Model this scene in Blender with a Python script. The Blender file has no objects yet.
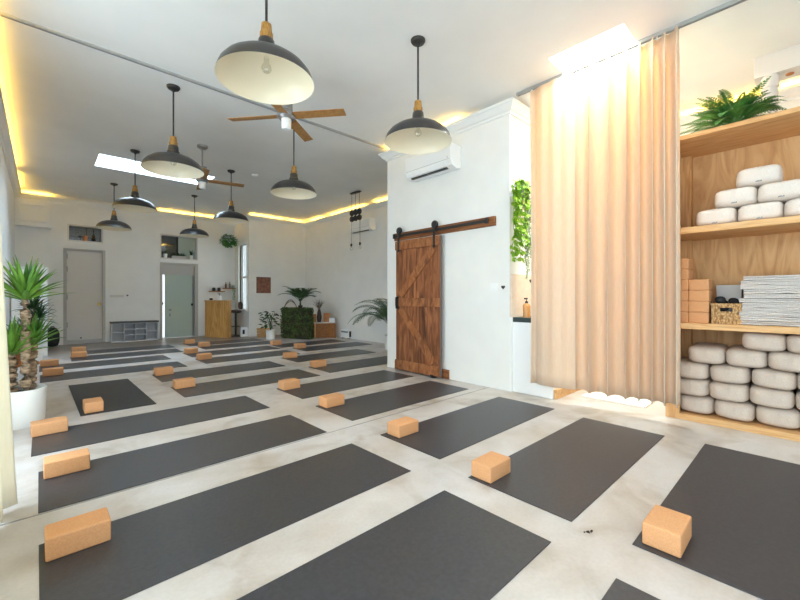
import bpy, bmesh, math, random
from mathutils import Vector, Matrix, noise
rnd = random.Random(7)
PI = math.pi
COL = bpy.context.scene.collection

# ------------------------------------------------------------------ materials
def lin(c):
    return tuple((x/12.92 if x <= .04045 else ((x+.055)/1.055)**2.4) for x in c)
def rgb(r, g, b):
    return lin((r/255, g/255, b/255)) + (1,)

def base_mat(name, col, rough=.6, spec=.5, metal=0.):
    m = bpy.data.materials.new(name); m.use_nodes = True
    b = m.node_tree.nodes['Principled BSDF']
    b.inputs['Base Color'].default_value = col
    b.inputs['Roughness'].default_value = rough
    b.inputs['Specular IOR Level'].default_value = spec
    b.inputs['Metallic'].default_value = metal
    return m, m.node_tree.nodes, m.node_tree.links, b

def noise_mat(name, c1, c2, scale=8., detail=6., rough=.6, stretch=(1, 1, 1), bump=0., bscale=None, lo=.35, hi=.65, spec=.5, dist=0., metal=0.):
    m, n, l, b = base_mat(name, c1, rough, spec, metal)
    tc = n.new('ShaderNodeTexCoord'); mp = n.new('ShaderNodeMapping'); mp.inputs['Scale'].default_value = stretch
    l.new(tc.outputs['Object'], mp.inputs['Vector'])
    nz = n.new('ShaderNodeTexNoise'); nz.inputs['Scale'].default_value = scale; nz.inputs['Detail'].default_value = detail
    nz.inputs['Distortion'].default_value = dist
    l.new(mp.outputs['Vector'], nz.inputs['Vector'])
    cr = n.new('ShaderNodeValToRGB'); cr.color_ramp.elements[0].position = lo; cr.color_ramp.elements[1].position = hi
    cr.color_ramp.elements[0].color = c1; cr.color_ramp.elements[1].color = c2
    l.new(nz.outputs['Fac'], cr.inputs['Fac']); l.new(cr.outputs['Color'], b.inputs['Base Color'])
    if bump:
        nb = n.new('ShaderNodeTexNoise'); nb.inputs['Scale'].default_value = bscale or scale*3; nb.inputs['Detail'].default_value = 4
        l.new(mp.outputs['Vector'], nb.inputs['Vector'])
        bp = n.new('ShaderNodeBump'); bp.inputs['Strength'].default_value = bump; bp.inputs['Distance'].default_value = .01
        l.new(nb.outputs['Fac'], bp.inputs['Height']); l.new(bp.outputs['Normal'], b.inputs['Normal'])
    return m

def wood_mat(name, c1, c2, c3, stretch, scale=3., rough=.55, bump=.15, dist=2.5):
    """grain running along the axis with the small stretch value"""
    m, n, l, b = base_mat(name, c1, rough, .35)
    tc = n.new('ShaderNodeTexCoord'); mp = n.new('ShaderNodeMapping'); mp.inputs['Scale'].default_value = stretch
    l.new(tc.outputs['Object'], mp.inputs['Vector'])
    nz = n.new('ShaderNodeTexNoise'); nz.inputs['Scale'].default_value = scale; nz.inputs['Detail'].default_value = 8
    nz.inputs['Distortion'].default_value = dist; l.new(mp.outputs['Vector'], nz.inputs['Vector'])
    cr = n.new('ShaderNodeValToRGB'); e = cr.color_ramp.elements
    e[0].position = .3; e[0].color = c1; e[1].position = .7; e[1].color = c3
    k = e.new(.5); k.color = c2
    l.new(nz.outputs['Fac'], cr.inputs['Fac']); l.new(cr.outputs['Color'], b.inputs['Base Color'])
    bp = n.new('ShaderNodeBump'); bp.inputs['Strength'].default_value = bump; bp.inputs['Distance'].default_value = .004
    l.new(nz.outputs['Fac'], bp.inputs['Height']); l.new(bp.outputs['Normal'], b.inputs['Normal'])
    return m

def emit_mat(name, col, s):
    m = bpy.data.materials.new(name); m.use_nodes = True
    n, l = m.node_tree.nodes, m.node_tree.links
    n.clear(); e = n.new('ShaderNodeEmission'); e.inputs['Color'].default_value = col; e.inputs['Strength'].default_value = s
    o = n.new('ShaderNodeOutputMaterial'); l.new(e.outputs[0], o.inputs['Surface'])
    return m

def cloth_mat(name, col, col2, trans, stretch=(60, 60, 60), tw=.45):
    m, n, l, b = base_mat(name, col, .9, .1)
    tc = n.new('ShaderNodeTexCoord'); mp = n.new('ShaderNodeMapping'); mp.inputs['Scale'].default_value = stretch
    l.new(tc.outputs['Object'], mp.inputs['Vector'])
    nz = n.new('ShaderNodeTexNoise'); nz.inputs['Scale'].default_value = 2; nz.inputs['Detail'].default_value = 5
    l.new(mp.outputs['Vector'], nz.inputs['Vector'])
    cr = n.new('ShaderNodeValToRGB'); cr.color_ramp.elements[0].position = .3; cr.color_ramp.elements[1].position = .7
    cr.color_ramp.elements[0].color = col; cr.color_ramp.elements[1].color = col2
    l.new(nz.outputs['Fac'], cr.inputs['Fac']); l.new(cr.outputs['Color'], b.inputs['Base Color'])
    if tw:
        t = n.new('ShaderNodeBsdfTranslucent'); t.inputs['Color'].default_value = trans
        mx = n.new('ShaderNodeMixShader'); mx.inputs['Fac'].default_value = tw
        l.new(b.outputs[0], mx.inputs[1]); l.new(t.outputs[0], mx.inputs[2])
        l.new(mx.outputs[0], n['Material Output'].inputs['Surface'])
    return m

def glass_mat(name, tint, gl=.12, rough=.02):
    m = bpy.data.materials.new(name); m.use_nodes = True
    n, l = m.node_tree.nodes, m.node_tree.links
    n.clear(); t = n.new('ShaderNodeBsdfTransparent'); t.inputs['Color'].default_value = tint
    g = n.new('ShaderNodeBsdfGlossy'); g.inputs['Roughness'].default_value = rough
    mx = n.new('ShaderNodeMixShader'); mx.inputs['Fac'].default_value = gl
    o = n.new('ShaderNodeOutputMaterial')
    l.new(t.outputs[0], mx.inputs[1]); l.new(g.outputs[0], mx.inputs[2]); l.new(mx.outputs[0], o.inputs['Surface'])
    return m

M = {}
M['wall'] = noise_mat('white_wall_paint', rgb(232, 231, 228), rgb(236, 235, 232), 3, 3, .6, bump=.03, bscale=40)
M['ceiling'] = noise_mat('white_ceiling_paint', rgb(230, 229, 227), rgb(234, 233, 231), 2, 3, .8)
M['trim'] = base_mat('white_trim', rgb(236, 236, 234), .45)[0]
M['offwhite'] = base_mat('off_white_door_paint', rgb(214, 209, 204), .5)[0]
M['door_white'] = base_mat('white_paint_gloss', rgb(238, 238, 238), .35)[0]
M['black'] = base_mat('black_iron', rgb(38, 36, 36), .5)[0]
M['shade'] = base_mat('dark_enamel', rgb(54, 52, 51), .32)[0]
M['cream'] = base_mat('cream_enamel', rgb(238, 227, 202), .3)[0]
M['lampwood'] = wood_mat('turned_wood', rgb(128, 90, 42), rgb(164, 120, 58), rgb(186, 144, 80), (8, 8, 1), 6)
M['steel'] = base_mat('brushed_steel', rgb(170, 170, 172), .35, .5, .9)[0]
M['greymetal'] = base_mat('grey_metal', rgb(140, 141, 143), .45, .5, .3)[0]
M['track'] = base_mat('aluminium_track', rgb(176, 178, 178), .4, .5, .5)[0]
M['blade'] = wood_mat('fan_blade_wood', rgb(140, 98, 54), rgb(158, 114, 66), rgb(172, 128, 80), (5, 5, 5), 2)
M['white'] = base_mat('white_plastic', rgb(240, 240, 240), .35)[0]
M['led'] = emit_mat('warm_led_strip', (1, .60, .08, 1), 42)
M['bulb'] = glass_mat('clear_bulb_glass', (.93, .93, .9, 1), .18, .05)
M['barn'] = wood_mat('reclaimed_wood', rgb(80, 46, 28), rgb(132, 80, 48), rgb(166, 108, 70), (6, 6, .9), 2.0, .65, .5, 1.5)
M['barnb'] = wood_mat('brace_wood', rgb(104, 62, 36), rgb(148, 93, 56), rgb(170, 112, 70), (9, 5, 2), 2.2, .65, .4, 1.5)
M['barnh'] = wood_mat('reclaimed_wood_crosswise', rgb(92, 54, 30), rgb(134, 82, 48), rgb(160, 106, 66), (9, .8, 9), 2.2, .65, .5, 1.5)
M['pine'] = wood_mat('pine_boards', rgb(196, 146, 92), rgb(218, 172, 118), rgb(226, 186, 136), (9, .7, 9), 2.2)
M['pinev'] = wood_mat('pine_posts', rgb(190, 138, 86), rgb(212, 164, 110), rgb(222, 180, 130), (9, 9, .7), 2.2)
M['ply'] = wood_mat('plywood_back', rgb(186, 138, 88), rgb(206, 160, 108), rgb(216, 174, 124), (3, 5, .8), 1.3, .6, .05, 3.5)
M['desk'] = wood_mat('oak_veneer', rgb(176, 128, 68), rgb(200, 152, 88), rgb(212, 168, 104), (6, 6, .7), 2, .5, .05)
M['cork'] = noise_mat('cork', rgb(204, 148, 102), rgb(214, 160, 114), 190, 4, .75, bump=.06, bscale=240, spec=.3)
M['mat'] = noise_mat('charcoal_rubber', rgb(54, 53, 56), rgb(62, 61, 65), 50, 5, .37, bump=.12, bscale=320, spec=.45)
M['mat_black'] = noise_mat('black_rubber', rgb(38, 37, 38), rgb(48, 47, 48), 25, 5, .55, bump=.12, bscale=300, spec=.3)
M['bolster_grey'] = cloth_mat('grey_cotton', rgb(196, 181, 168), rgb(208, 194, 182), (0, 0, 0, 1), tw=0)
M['bolster_white'] = cloth_mat('natural_cotton', rgb(220, 209, 199), rgb(230, 221, 213), (0, 0, 0, 1), tw=0)
M['blanket'] = cloth_mat('pale_wool', rgb(196, 189, 184), rgb(216, 210, 206), (0, 0, 0, 1), tw=0)
M['curtain'] = cloth_mat('beige_linen', rgb(234, 222, 202), rgb(242, 233, 217), rgb(248, 206, 140), (50, 50, 6), .36)
M['sheer'] = cloth_mat('white_linen', rgb(240, 236, 224), rgb(246, 243, 234), rgb(250, 244, 226), (50, 50, 6), .35)
M['yucca'] = noise_mat('yucca_leaf', rgb(52, 104, 34), rgb(120, 164, 62), 5, 4, .45)
M['darkleaf'] = noise_mat('dark_leaf', rgb(28, 58, 26), rgb(56, 92, 44), 6, 4, .45)
M['palmleaf'] = noise_mat('palm_leaf', rgb(44, 74, 40), rgb(88, 116, 72), 6, 4, .5)
M['fernleaf'] = noise_mat('fern_leaf', rgb(40, 92, 40), rgb(92, 148, 66), 8, 4, .5)
M['pothos'] = noise_mat('bright_leaf', rgb(104, 160, 34), rgb(176, 210, 66), 12, 4, .5)
M['pearls'] = noise_mat('grey_green_leaf', rgb(132, 162, 122), rgb(178, 198, 162), 14, 4, .5)
M['hedge'] = noise_mat('hedge_leaf', rgb(32, 54, 24), rgb(92, 116, 52), 9, 5, .6)
M['dry'] = noise_mat('dried_stem', rgb(96, 84, 70), rgb(132, 116, 98), 9, 4, .8)
M['trunk'] = noise_mat('yucca_bark', rgb(122, 98, 74), rgb(186, 160, 132), 26, 6, .85, stretch=(1, 1, 2.2), bump=.8, bscale=60)
M['soil'] = noise_mat('soil', rgb(58, 42, 32), rgb(84, 62, 48), 30, 5, .9)
M['pot'] = base_mat('white_glazed_pot', rgb(236, 235, 231), .35)[0]
M['terracotta'] = noise_mat('terracotta', rgb(176, 112, 66), rgb(192, 128, 80), 12, 4, .7)
M['counter'] = base_mat('dark_green_counter', rgb(48, 62, 60), .3)[0]
M['tile'] = noise_mat('beige_tile', rgb(224, 204, 184), rgb(232, 214, 196), 14, 3, .4)
M['amber'] = base_mat('amber_bottle', rgb(206, 146, 84), .2)[0]
M['darkfabric'] = noise_mat('black_fabric', rgb(30, 29, 30), rgb(46, 45, 46), 30, 4, .9)
M['basket'] = None
M['bin'] = base_mat('grey_fabric_bin', rgb(188, 186, 184), .8)[0]
M['cubby'] = base_mat('grey_cubby_paint', rgb(200, 201, 206), .5)[0]
M['cubbytop'] = base_mat('dark_slate_top', rgb(70, 70, 72), .5)[0]
M['glassgreen'] = base_mat('frosted_green_glass', rgb(176, 190, 182), .25)[0]
M['pane'] = glass_mat('window_glass', (.8, .85, .85, 1), .15)
M['darkroom'] = noise_mat('dark_hall_wall', rgb(52, 46, 42), rgb(74, 66, 60), 4, 3, .8)
M['copper'] = noise_mat('rusty_art_paint', rgb(104, 70, 62), rgb(160, 104, 84), 14, 8, .6, lo=.3, hi=.7)
M['artedge'] = base_mat('art_frame', rgb(110, 96, 90), .6)[0]
M['leather'] = base_mat('dark_brown_leather', rgb(58, 40, 36), .45)[0]
M['framegrey'] = base_mat('grey_frame_paint', rgb(182, 178, 174), .5)[0]
M['brass'] = base_mat('brass', rgb(206, 170, 90), .25, .5, .9)[0]
M['walnut'] = wood_mat('brown_veneer', rgb(128, 78, 36), rgb(150, 96, 48), rgb(162, 108, 58), (6, .8, 6), 2, .5, .05)
M['brownbox'] = base_mat('brown_cardboard', rgb(182, 140, 92), .8)[0]
M['matwhite'] = noise_mat('white_bath_mat', rgb(240, 238, 234), rgb(246, 245, 242), 60, 4, .9, bump=.3)
M['rope'] = base_mat('dark_cord', rgb(50, 46, 44), .7)[0]

def make_basket_mat():
    m, n, l, b = base_mat('woven_seagrass', rgb(190, 150, 98), .8)
    tc = n.new('ShaderNodeTexCoord')
    mp = n.new('ShaderNodeMapping'); mp.inputs['Scale'].default_value = (90, 90, 45); l.new(tc.outputs['Object'], mp.inputs['Vector'])
    v = n.new('ShaderNodeTexVoronoi'); v.inputs['Scale'].default_value = 1; l.new(mp.outputs[0], v.inputs['Vector'])
    cr = n.new('ShaderNodeValToRGB'); cr.color_ramp.elements[0].position = .1; cr.color_ramp.elements[1].position = .8
    cr.color_ramp.elements[0].color = rgb(216, 180, 128); cr.color_ramp.elements[1].color = rgb(140, 98, 56)
    l.new(v.outputs['Distance'], cr.inputs['Fac']); l.new(cr.outputs[0], b.inputs['Base Color'])
    bp = n.new('ShaderNodeBump'); bp.inputs['Strength'].default_value = .8; bp.inputs['Distance'].default_value = .008; bp.invert = True
    l.new(v.outputs['Distance'], bp.inputs['Height']); l.new(bp.outputs[0], b.inputs['Normal'])
    return m
M['basket'] = make_basket_mat()

def make_floor_mat():
    m, n, l, b = base_mat('polished_concrete', rgb(198, 195, 188), .38, .5)
    tc = n.new('ShaderNodeTexCoord')
    def nz(scale, detail, dist=0.):
        t = n.new('ShaderNodeTexNoise'); t.inputs['Scale'].default_value = scale; t.inputs['Detail'].default_value = detail
        t.inputs['Distortion'].default_value = dist; l.new(tc.outputs['Object'], t.inputs['Vector']); return t
    a = nz(1.1, 6, .8); c = nz(3.5, 5, .6); d = nz(60, 3)
    r1 = n.new('ShaderNodeValToRGB'); e = r1.color_ramp.elements
    e[0].position = .36; e[0].color = rgb(190, 181, 173); e[1].position = .66; e[1].color = rgb(207, 204, 205)
    l.new(a.outputs['Fac'], r1.inputs['Fac'])
    r2 = n.new('ShaderNodeValToRGB'); e = r2.color_ramp.elements
    e[0].position = .25; e[0].color = (.80, .78, .74, 1); e[1].position = .62; e[1].color = (1, 1, 1, 1)
    l.new(c.outputs['Fac'], r2.inputs['Fac'])
    mx = n.new('ShaderNodeMix'); mx.data_type = 'RGBA'; mx.blend_type = 'MULTIPLY'; mx.inputs[0].default_value = .7
    l.new(r1.outputs[0], mx.inputs[6]); l.new(r2.outputs[0], mx.inputs[7])
    st = nz(2.4, 9, 1.2); r4 = n.new('ShaderNodeValToRGB'); e = r4.color_ramp.elements
    e[0].position = .50; e[0].color = (1, 1, 1, 1); e[1].position = .68; e[1].color = (.72, .66, .58, 1)
    l.new(st.outputs['Fac'], r4.inputs['Fac'])
    r5 = n.new('ShaderNodeValToRGB'); e = r5.color_ramp.elements
    e[0].position = .3; e[0].color = (.90, .89, .88, 1); e[1].position = .6; e[1].color = (1, 1, 1, 1); l.new(d.outputs['Fac'], r5.inputs['Fac'])
    for rr, fac in ((r4, .8), (r5, .6)):
        m3 = n.new('ShaderNodeMix'); m3.data_type = 'RGBA'; m3.blend_type = 'MULTIPLY'; m3.inputs[0].default_value = fac
        l.new(mx.outputs[2], m3.inputs[6]); l.new(rr.outputs[0], m3.inputs[7]); mx = m3
    # concrete turns darker taupe towards the far doors, with a noisy edge
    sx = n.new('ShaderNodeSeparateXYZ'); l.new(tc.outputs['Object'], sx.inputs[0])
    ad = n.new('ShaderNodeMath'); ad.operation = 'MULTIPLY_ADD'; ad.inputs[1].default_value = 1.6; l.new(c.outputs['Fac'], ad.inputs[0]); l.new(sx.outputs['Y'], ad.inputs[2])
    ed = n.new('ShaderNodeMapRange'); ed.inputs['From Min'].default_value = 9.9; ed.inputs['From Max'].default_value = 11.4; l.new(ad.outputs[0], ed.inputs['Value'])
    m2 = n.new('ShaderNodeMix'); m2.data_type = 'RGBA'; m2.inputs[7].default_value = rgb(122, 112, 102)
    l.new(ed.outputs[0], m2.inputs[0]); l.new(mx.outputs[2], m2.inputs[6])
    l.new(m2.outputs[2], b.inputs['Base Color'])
    r3 = n.new('ShaderNodeMapRange'); r3.inputs['From Min'].default_value = .3; r3.inputs['From Max'].default_value = .7
    r3.inputs['To Min'].default_value = .38; r3.inputs['To Max'].default_value = .28
    l.new(c.outputs['Fac'], r3.inputs['Value']); l.new(r3.outputs[0], b.inputs['Roughness'])
    bp = n.new('ShaderNodeBump'); bp.inputs['Strength'].default_value = .04; bp.inputs['Distance'].default_value = .005
    l.new(d.outputs['Fac'], bp.inputs['Height']); l.new(bp.outputs[0], b.inputs['Normal'])
    return m
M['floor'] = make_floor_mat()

# ------------------------------------------------------------------ mesh helpers
class MB:
    def __init__(s): s.bm = bmesh.new()
    def box(s, x0, x1, y0, y1, z0, z1, bev=0., seg=2, mtx=None):
        r = bmesh.ops.create_cube(s.bm, size=1)
        vs = r['verts']
        for v in vs:
            v.co = Vector(((x0+x1)/2+v.co.x*(x1-x0), (y0+y1)/2+v.co.y*(y1-y0), (z0+z1)/2+v.co.z*(z1-z0)))
        if bev:
            es = list({e for v in vs for e in v.link_edges})
            q = bmesh.ops.bevel(s.bm, geom=es, offset=bev, segments=seg, affect='EDGES', profile=.6)
            vs = list({v for f in q['faces'] for v in f.verts} | {v for v in vs if v.is_valid})
        if mtx is not None:
            for v in vs: v.co = mtx @ v.co
        return s
    def lathe(s, prof, c=(0, 0, 0), seg=32, mtx=None, cap=False):
        rings = []
        for r, z in prof:
            if r < 1e-6: rings.append([s.bm.verts.new((c[0], c[1], c[2]+z))])
            else: rings.append([s.bm.verts.new((c[0]+r*math.cos(2*PI*i/seg), c[1]+r*math.sin(2*PI*i/seg), c[2]+z)) for i in range(seg)])
        for A, B in zip(rings, rings[1:]):
            for i in range(seg):
                j = (i+1) % seg
                if len(A) == 1 and len(B) == 1: continue
                if len(A) == 1: s.bm.faces.new((A[0], B[i], B[j]))
                elif len(B) == 1: s.bm.faces.new((A[i], A[j], B[0]))
                else: s.bm.faces.new((A[i], A[j], B[j], B[i]))
        if mtx is not None:
            for R in rings:
                for v in R: v.co = mtx @ v.co
        return s
    def cyl(s, r, z0, z1, c=(0, 0), seg=24, mtx=None):
        return s.lathe([(0, z0), (r, z0), (r, z1), (0, z1)], (c[0], c[1], 0), seg, mtx)
    def tube(s, pts, r, seg=8, r1=None):
        pts = [Vector(p) for p in pts]; n = len(pts); rings = []
        for i, p in enumerate(pts):
            d = (pts[min(i+1, n-1)]-pts[max(i-1, 0)]).normalized()
            u = d.cross(Vector((0, 0, 1)))
            if u.length < 1e-3: u = d.cross(Vector((0, 1, 0)))
            u.normalize(); w = d.cross(u)
            rr = r if r1 is None else r+(r1-r)*i/(n-1)
            rings.append([s.bm.verts.new(p+rr*(math.cos(2*PI*k/seg)*u+math.sin(2*PI*k/seg)*w)) for k in range(seg)])
        for A, B in zip(rings, rings[1:]):
            for k in range(seg):
                j = (k+1) % seg
                s.bm.faces.new((A[k], A[j], B[j], B[k]))
        s.bm.faces.new(rings[0][::-1]); s.bm.faces.new(rings[-1])
        return s
    def poly(s, pts): s.bm.faces.new([s.bm.verts.new(p) for p in pts]); return s
    def prism(s, pts, d):
        d = Vector(d); A = [s.bm.verts.new(p) for p in pts]; B = [s.bm.verts.new(Vector(p)+d) for p in pts]
        s.bm.faces.new(A[::-1]); s.bm.faces.new(B)
        for i in range(len(A)):
            j = (i+1) % len(A); s.bm.faces.new((A[i], A[j], B[j], B[i]))
        return s
    def blob(s, hx, hy, hz, n=4., c=(0, 0, 0), cuts=8, amp=0., seed=0., rot=None):
        N = cuts+1; vm = {}
        def V(q):
            key = tuple(q)
            if key not in vm:
                p = Vector([math.tan((2*x/N-1)*PI/4) for x in q]); k = (abs(p.x)**n+abs(p.y)**n+abs(p.z)**n)**(1/n); p = p/k
                p = Vector((p.x*hx, p.y*hy, p.z*hz))
                if amp: p += p.normalized()*amp*noise.noise(p*9+Vector((seed, seed*1.7, 0)))
                if rot is not None: p = rot @ p
                vm[key] = s.bm.verts.new(p+Vector(c))
            return vm[key]
        for ax in range(3):
            for side in (0, N):
                for i in range(N):
                    for j in range(N):
                        fc = []
                        for di, dj in ((0, 0), (1, 0), (1, 1), (0, 1)):
                            q = [i+di, j+dj]; q.insert(ax, side); fc.append(V(q))
                        s.bm.faces.new(fc)
        return s
    def strap(s, base, az, elev, L, w, droop, seg=7, fold=.25, tip=True):
        """long leaf: starts along (az, elev) and bends down by droop radians"""
        p = Vector(base); rows = []
        side = Vector((-math.sin(az), math.cos(az), 0))
        for i in range(seg+1):
            t = i/seg; e = elev-droop*t*t
            d = Vector((math.cos(az)*math.cos(e), math.sin(az)*math.cos(e), math.sin(e)))
            up = side.cross(d)*-1
            ww = w*(min(1, .45+2.2*t) if t < .25 else (1-((t-.25)/.75)**1.8))
            ww = max(ww, .0008)
            rows.append([s.bm.verts.new(p-side*ww/2+up*ww*fold), s.bm.verts.new(p), s.bm.verts.new(p+side*ww/2+up*ww*fold)])
            p = p+d*(L/seg)
        for A, B in zip(rows, rows[1:]):
            s.bm.faces.new((A[0], A[1], B[1], B[0])); s.bm.faces.new((A[1], A[2], B[2], B[1]))
        return s
    def frond(s, base, az, elev, L, droop, nl=14, ll=.2, lw=.018, lift=.3, stem=.004):
        p = Vector(base); pts = [p.copy()]; seg = 12; dirs = []
        for i in range(seg):
            t = i/seg; e = elev-droop*t**1.4
            d = Vector((math.cos(az)*math.cos(e), math.sin(az)*math.cos(e), math.sin(e))); dirs.append(d)
            p = p+d*(L/seg); pts.append(p.copy())
        s.tube(pts, stem, 5, stem*.4)
        for k in range(nl):
            t = .22+.78*k/(nl-1); f = t*seg; i = min(int(f), seg-1); q = pts[i].lerp(pts[i+1], f-i); d = dirs[i]
            side = Vector((-math.sin(az), math.cos(az), 0)); up = d.cross(side)
            l2 = ll*math.sin(PI*min(.97, .18+.8*t))**.7
            for sg in (-1, 1):
                dd = (side*sg*.8+d*.6+up*lift).normalized()
                wv = dd.cross(up).normalized()*lw/2
                a, b, c = q+dd*l2*.4, q+dd*l2*.75-Vector((0, 0, l2*.08)), q+dd*l2-Vector((0, 0, l2*.25))
                v0 = s.bm.verts.new(q); v1 = s.bm.verts.new(a+wv); v2 = s.bm.verts.new(a-wv); v3 = s.bm.verts.new(b+wv*.7); v4 = s.bm.verts.new(b-wv*.7); v5 = s.bm.verts.new(c)
                s.bm.faces.new((v0, v1, v2)); s.bm.faces.new((v1, v3, v4, v2)); s.bm.faces.new((v3, v5, v4))
        return s
    def leaf(s, p, nrm, d, L, w):
        p = Vector(p); d = Vector(d).normalized(); nrm = Vector(nrm); sd = d.cross(nrm)
        if sd.length < 1e-3: sd = d.cross(Vector((1, 0, .1)))
        sd.normalize(); up = sd.cross(d)
        v = [s.bm.verts.new(x) for x in (p, p+d*L*.35+sd*w/2+up*w*.2, p+d*L*.75+sd*w*.32+up*w*.1, p+d*L, p+d*L*.75-sd*w*.32+up*w*.1, p+d*L*.35-sd*w/2+up*w*.2, p+d*L*.5)]
        s.bm.faces.new((v[0], v[1], v[6])); s.bm.faces.new((v[1], v[2], v[3], v[6])); s.bm.faces.new((v[6], v[3], v[4], v[5])); s.bm.faces.new((v[0], v[6], v[5]))
        return s
    def build(s, name, mat, parent=None, smooth=False, loc=None, rotz=0., ang=40):
        bmesh.ops.recalc_face_normals(s.bm, faces=s.bm.faces) if name not in NORECALC else None
        me = bpy.data.meshes.new(name); s.bm.to_mesh(me); s.bm.free()
        if isinstance(mat, str): mat = M[mat]
        me.materials.append(mat)
        o = bpy.data.objects.new(name, me); COL.objects.link(o)
        if parent is not None: o.parent = parent
        if loc is not None: o.location = loc
        o.rotation_euler = (0, 0, rotz)
        if smooth:
            me.shade_smooth()
            try: me.set_sharp_from_angle(angle=math.radians(ang))
            except Exception: pass
        return o
NORECALC = set()

def tag(o, label, cat, group=None, kind=None):
    if label: o['label'] = label
    if cat: o['category'] = cat
    if group: o['group'] = group
    if kind: o['kind'] = kind
    return o
def thing(name, label, cat, loc=(0, 0, 0), rotz=0., group=None):
    o = bpy.data.objects.new(name, None); COL.objects.link(o); o.empty_display_size = .1
    o.location = loc; o.rotation_euler = (0, 0, rotz)
    return tag(o, label, cat, group)
def struct(o): o['kind'] = 'structure'; return o
def dup(root, loc, rotz=None, label=None):
    r = root.copy(); COL.objects.link(r); r.location = loc
    if rotz is not None: r.rotation_euler = (0, 0, rotz)
    if label: r['label'] = label
    for ch in list(root.children):
        c = ch.copy(); COL.objects.link(c); c.parent = r
        for g in list(ch.children):
            d = g.copy(); COL.objects.link(d); d.parent = c
    return r

# ------------------------------------------------------------------ room
CEIL = 3.42
XL, XR, YB, YF = -.42, 5.95, 11.72, -2.4
BX, BY0, BY1 = 3.98, 2.38, 4.54       # the box room with the barn door
PX, PY = 4.2, 10.6                    # the projecting back corner

# floor with the two saw cuts as real grooves
m = MB(); JY, JX, g = 2.66, 2.88, .009
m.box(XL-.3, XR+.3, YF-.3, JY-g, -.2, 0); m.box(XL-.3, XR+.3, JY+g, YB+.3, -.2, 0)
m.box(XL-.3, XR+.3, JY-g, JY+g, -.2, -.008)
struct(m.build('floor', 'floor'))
struct(MB().box(XL, BX, JY-g, JY+g, -.008, -.003).build('trim_14', 'greymetal'))

SK1 = (.68, 2.45, 7.85, 8.62)
SK2 = (3.60, 5.0, 1.07, 1.73)
m = MB()
def slab(x0, x1, y0, y1): m.box(x0, x1, y0, y1, CEIL, CEIL+.12)
a0, a1 = XL-.3, XR+.3
slab(a0, a1, YF-.3, SK2[2]); slab(a0, SK2[0], SK2[2], SK2[3]); slab(SK2[1], a1, SK2[2], SK2[3])
slab(a0, a1, SK2[3], SK1[2]); slab(a0, SK1[0], SK1[2], SK1[3]); slab(SK1[1], a1, SK1[2], SK1[3]); slab(a0, a1, SK1[3], YB+.3)
for S in (SK1, SK2):
    t = .05
    m.box(S[0]-t, S[0], S[2]-t, S[3]+t, CEIL+.12, CEIL+.5); m.box(S[1], S[1]+t, S[2]-t, S[3]+t, CEIL+.12, CEIL+.5)
    m.box(S[0], S[1], S[2]-t, S[2], CEIL+.12, CEIL+.5); m.box(S[0], S[1], S[3], S[3]+t, CEIL+.12, CEIL+.5)
struct(m.build('ceiling', 'ceiling'))
for i, S in enumerate((SK1, SK2)):
    w = MB().box(S[0]-.04, S[1]+.04, S[2]-.04, S[3]+.04, CEIL+.5, CEIL+.51).build('window_%d' % (i+5), 'pane'); struct(w)

def wall_x(name, x0, x1, y0, y1, z1, holes):
    """wall across x range, holes = (y0,y1,z0,z1)"""
    m = MB(); ys = sorted({y0, y1} | {h[0] for h in holes} | {h[1] for h in holes})
    for a, b in zip(ys, ys[1:]):
        hs = sorted([h for h in holes if h[0] <= a+1e-6 and h[1] >= b-1e-6], key=lambda h: h[2]); z = 0
        for h in hs:
            if h[2] > z+1e-6: m.box(x0, x1, a, b, z, h[2])
            z = h[3]
        if z < z1: m.box(x0, x1, a, b, z, z1)
    return struct(m.build(name, 'wall'))
def wall_y(name, y0, y1, x0, x1, z1, holes):
    m = MB(); xs = sorted({x0, x1} | {h[0] for h in holes} | {h[1] for h in holes})
    for a, b in zip(xs, xs[1:]):
        hs = sorted([h for h in holes if h[0] <= a+1e-6 and h[1] >= b-1e-6], key=lambda h: h[2]); z = 0
        for h in hs:
            if h[2] > z+1e-6: m.box(a, b, y0, y1, z, h[2])
            z = h[3]
        if z < z1: m.box(a, b, y0, y1, z, z1)
    return struct(m.build(name, 'wall'))

LW = (-1.2, 4.1, .12, 2.85)
FW = (.4, 3.4, .6, 2.9)  # unseen front opening, added to let fill light in
wall_x('wall_left', XL-.2, XL, YF-.2, YB+.2, CEIL, [LW])
wall_y('wall_front', YF-.2, YF, XL, XR+.2, CEIL, [FW])
wall_x('wall_right', XR, XR+.2, YF, YB+.2, CEIL, [])
wall_y('wall_back', YB, YB+.2, XL, PX, CEIL, [(.36, 1.13, 0, 2.23), (.43, 1.09, 2.40, 2.80), (2.28, 3.2, 0, 2.02), (2.28, 3.2, 2.12, 2.78)])
wall_x('wall_alcove', PX, PX+.12, PY, YB+.2, CEIL, [(10.74, 11.32, .75, 2.60)])
wall_y('wall_recess', PY, PY+.12, PX+.12, XR, CEIL, [])
struct(MB().box(BX, XR, BY0, BY1, 0, CEIL).build('wall_partition', 'wall'))
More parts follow.
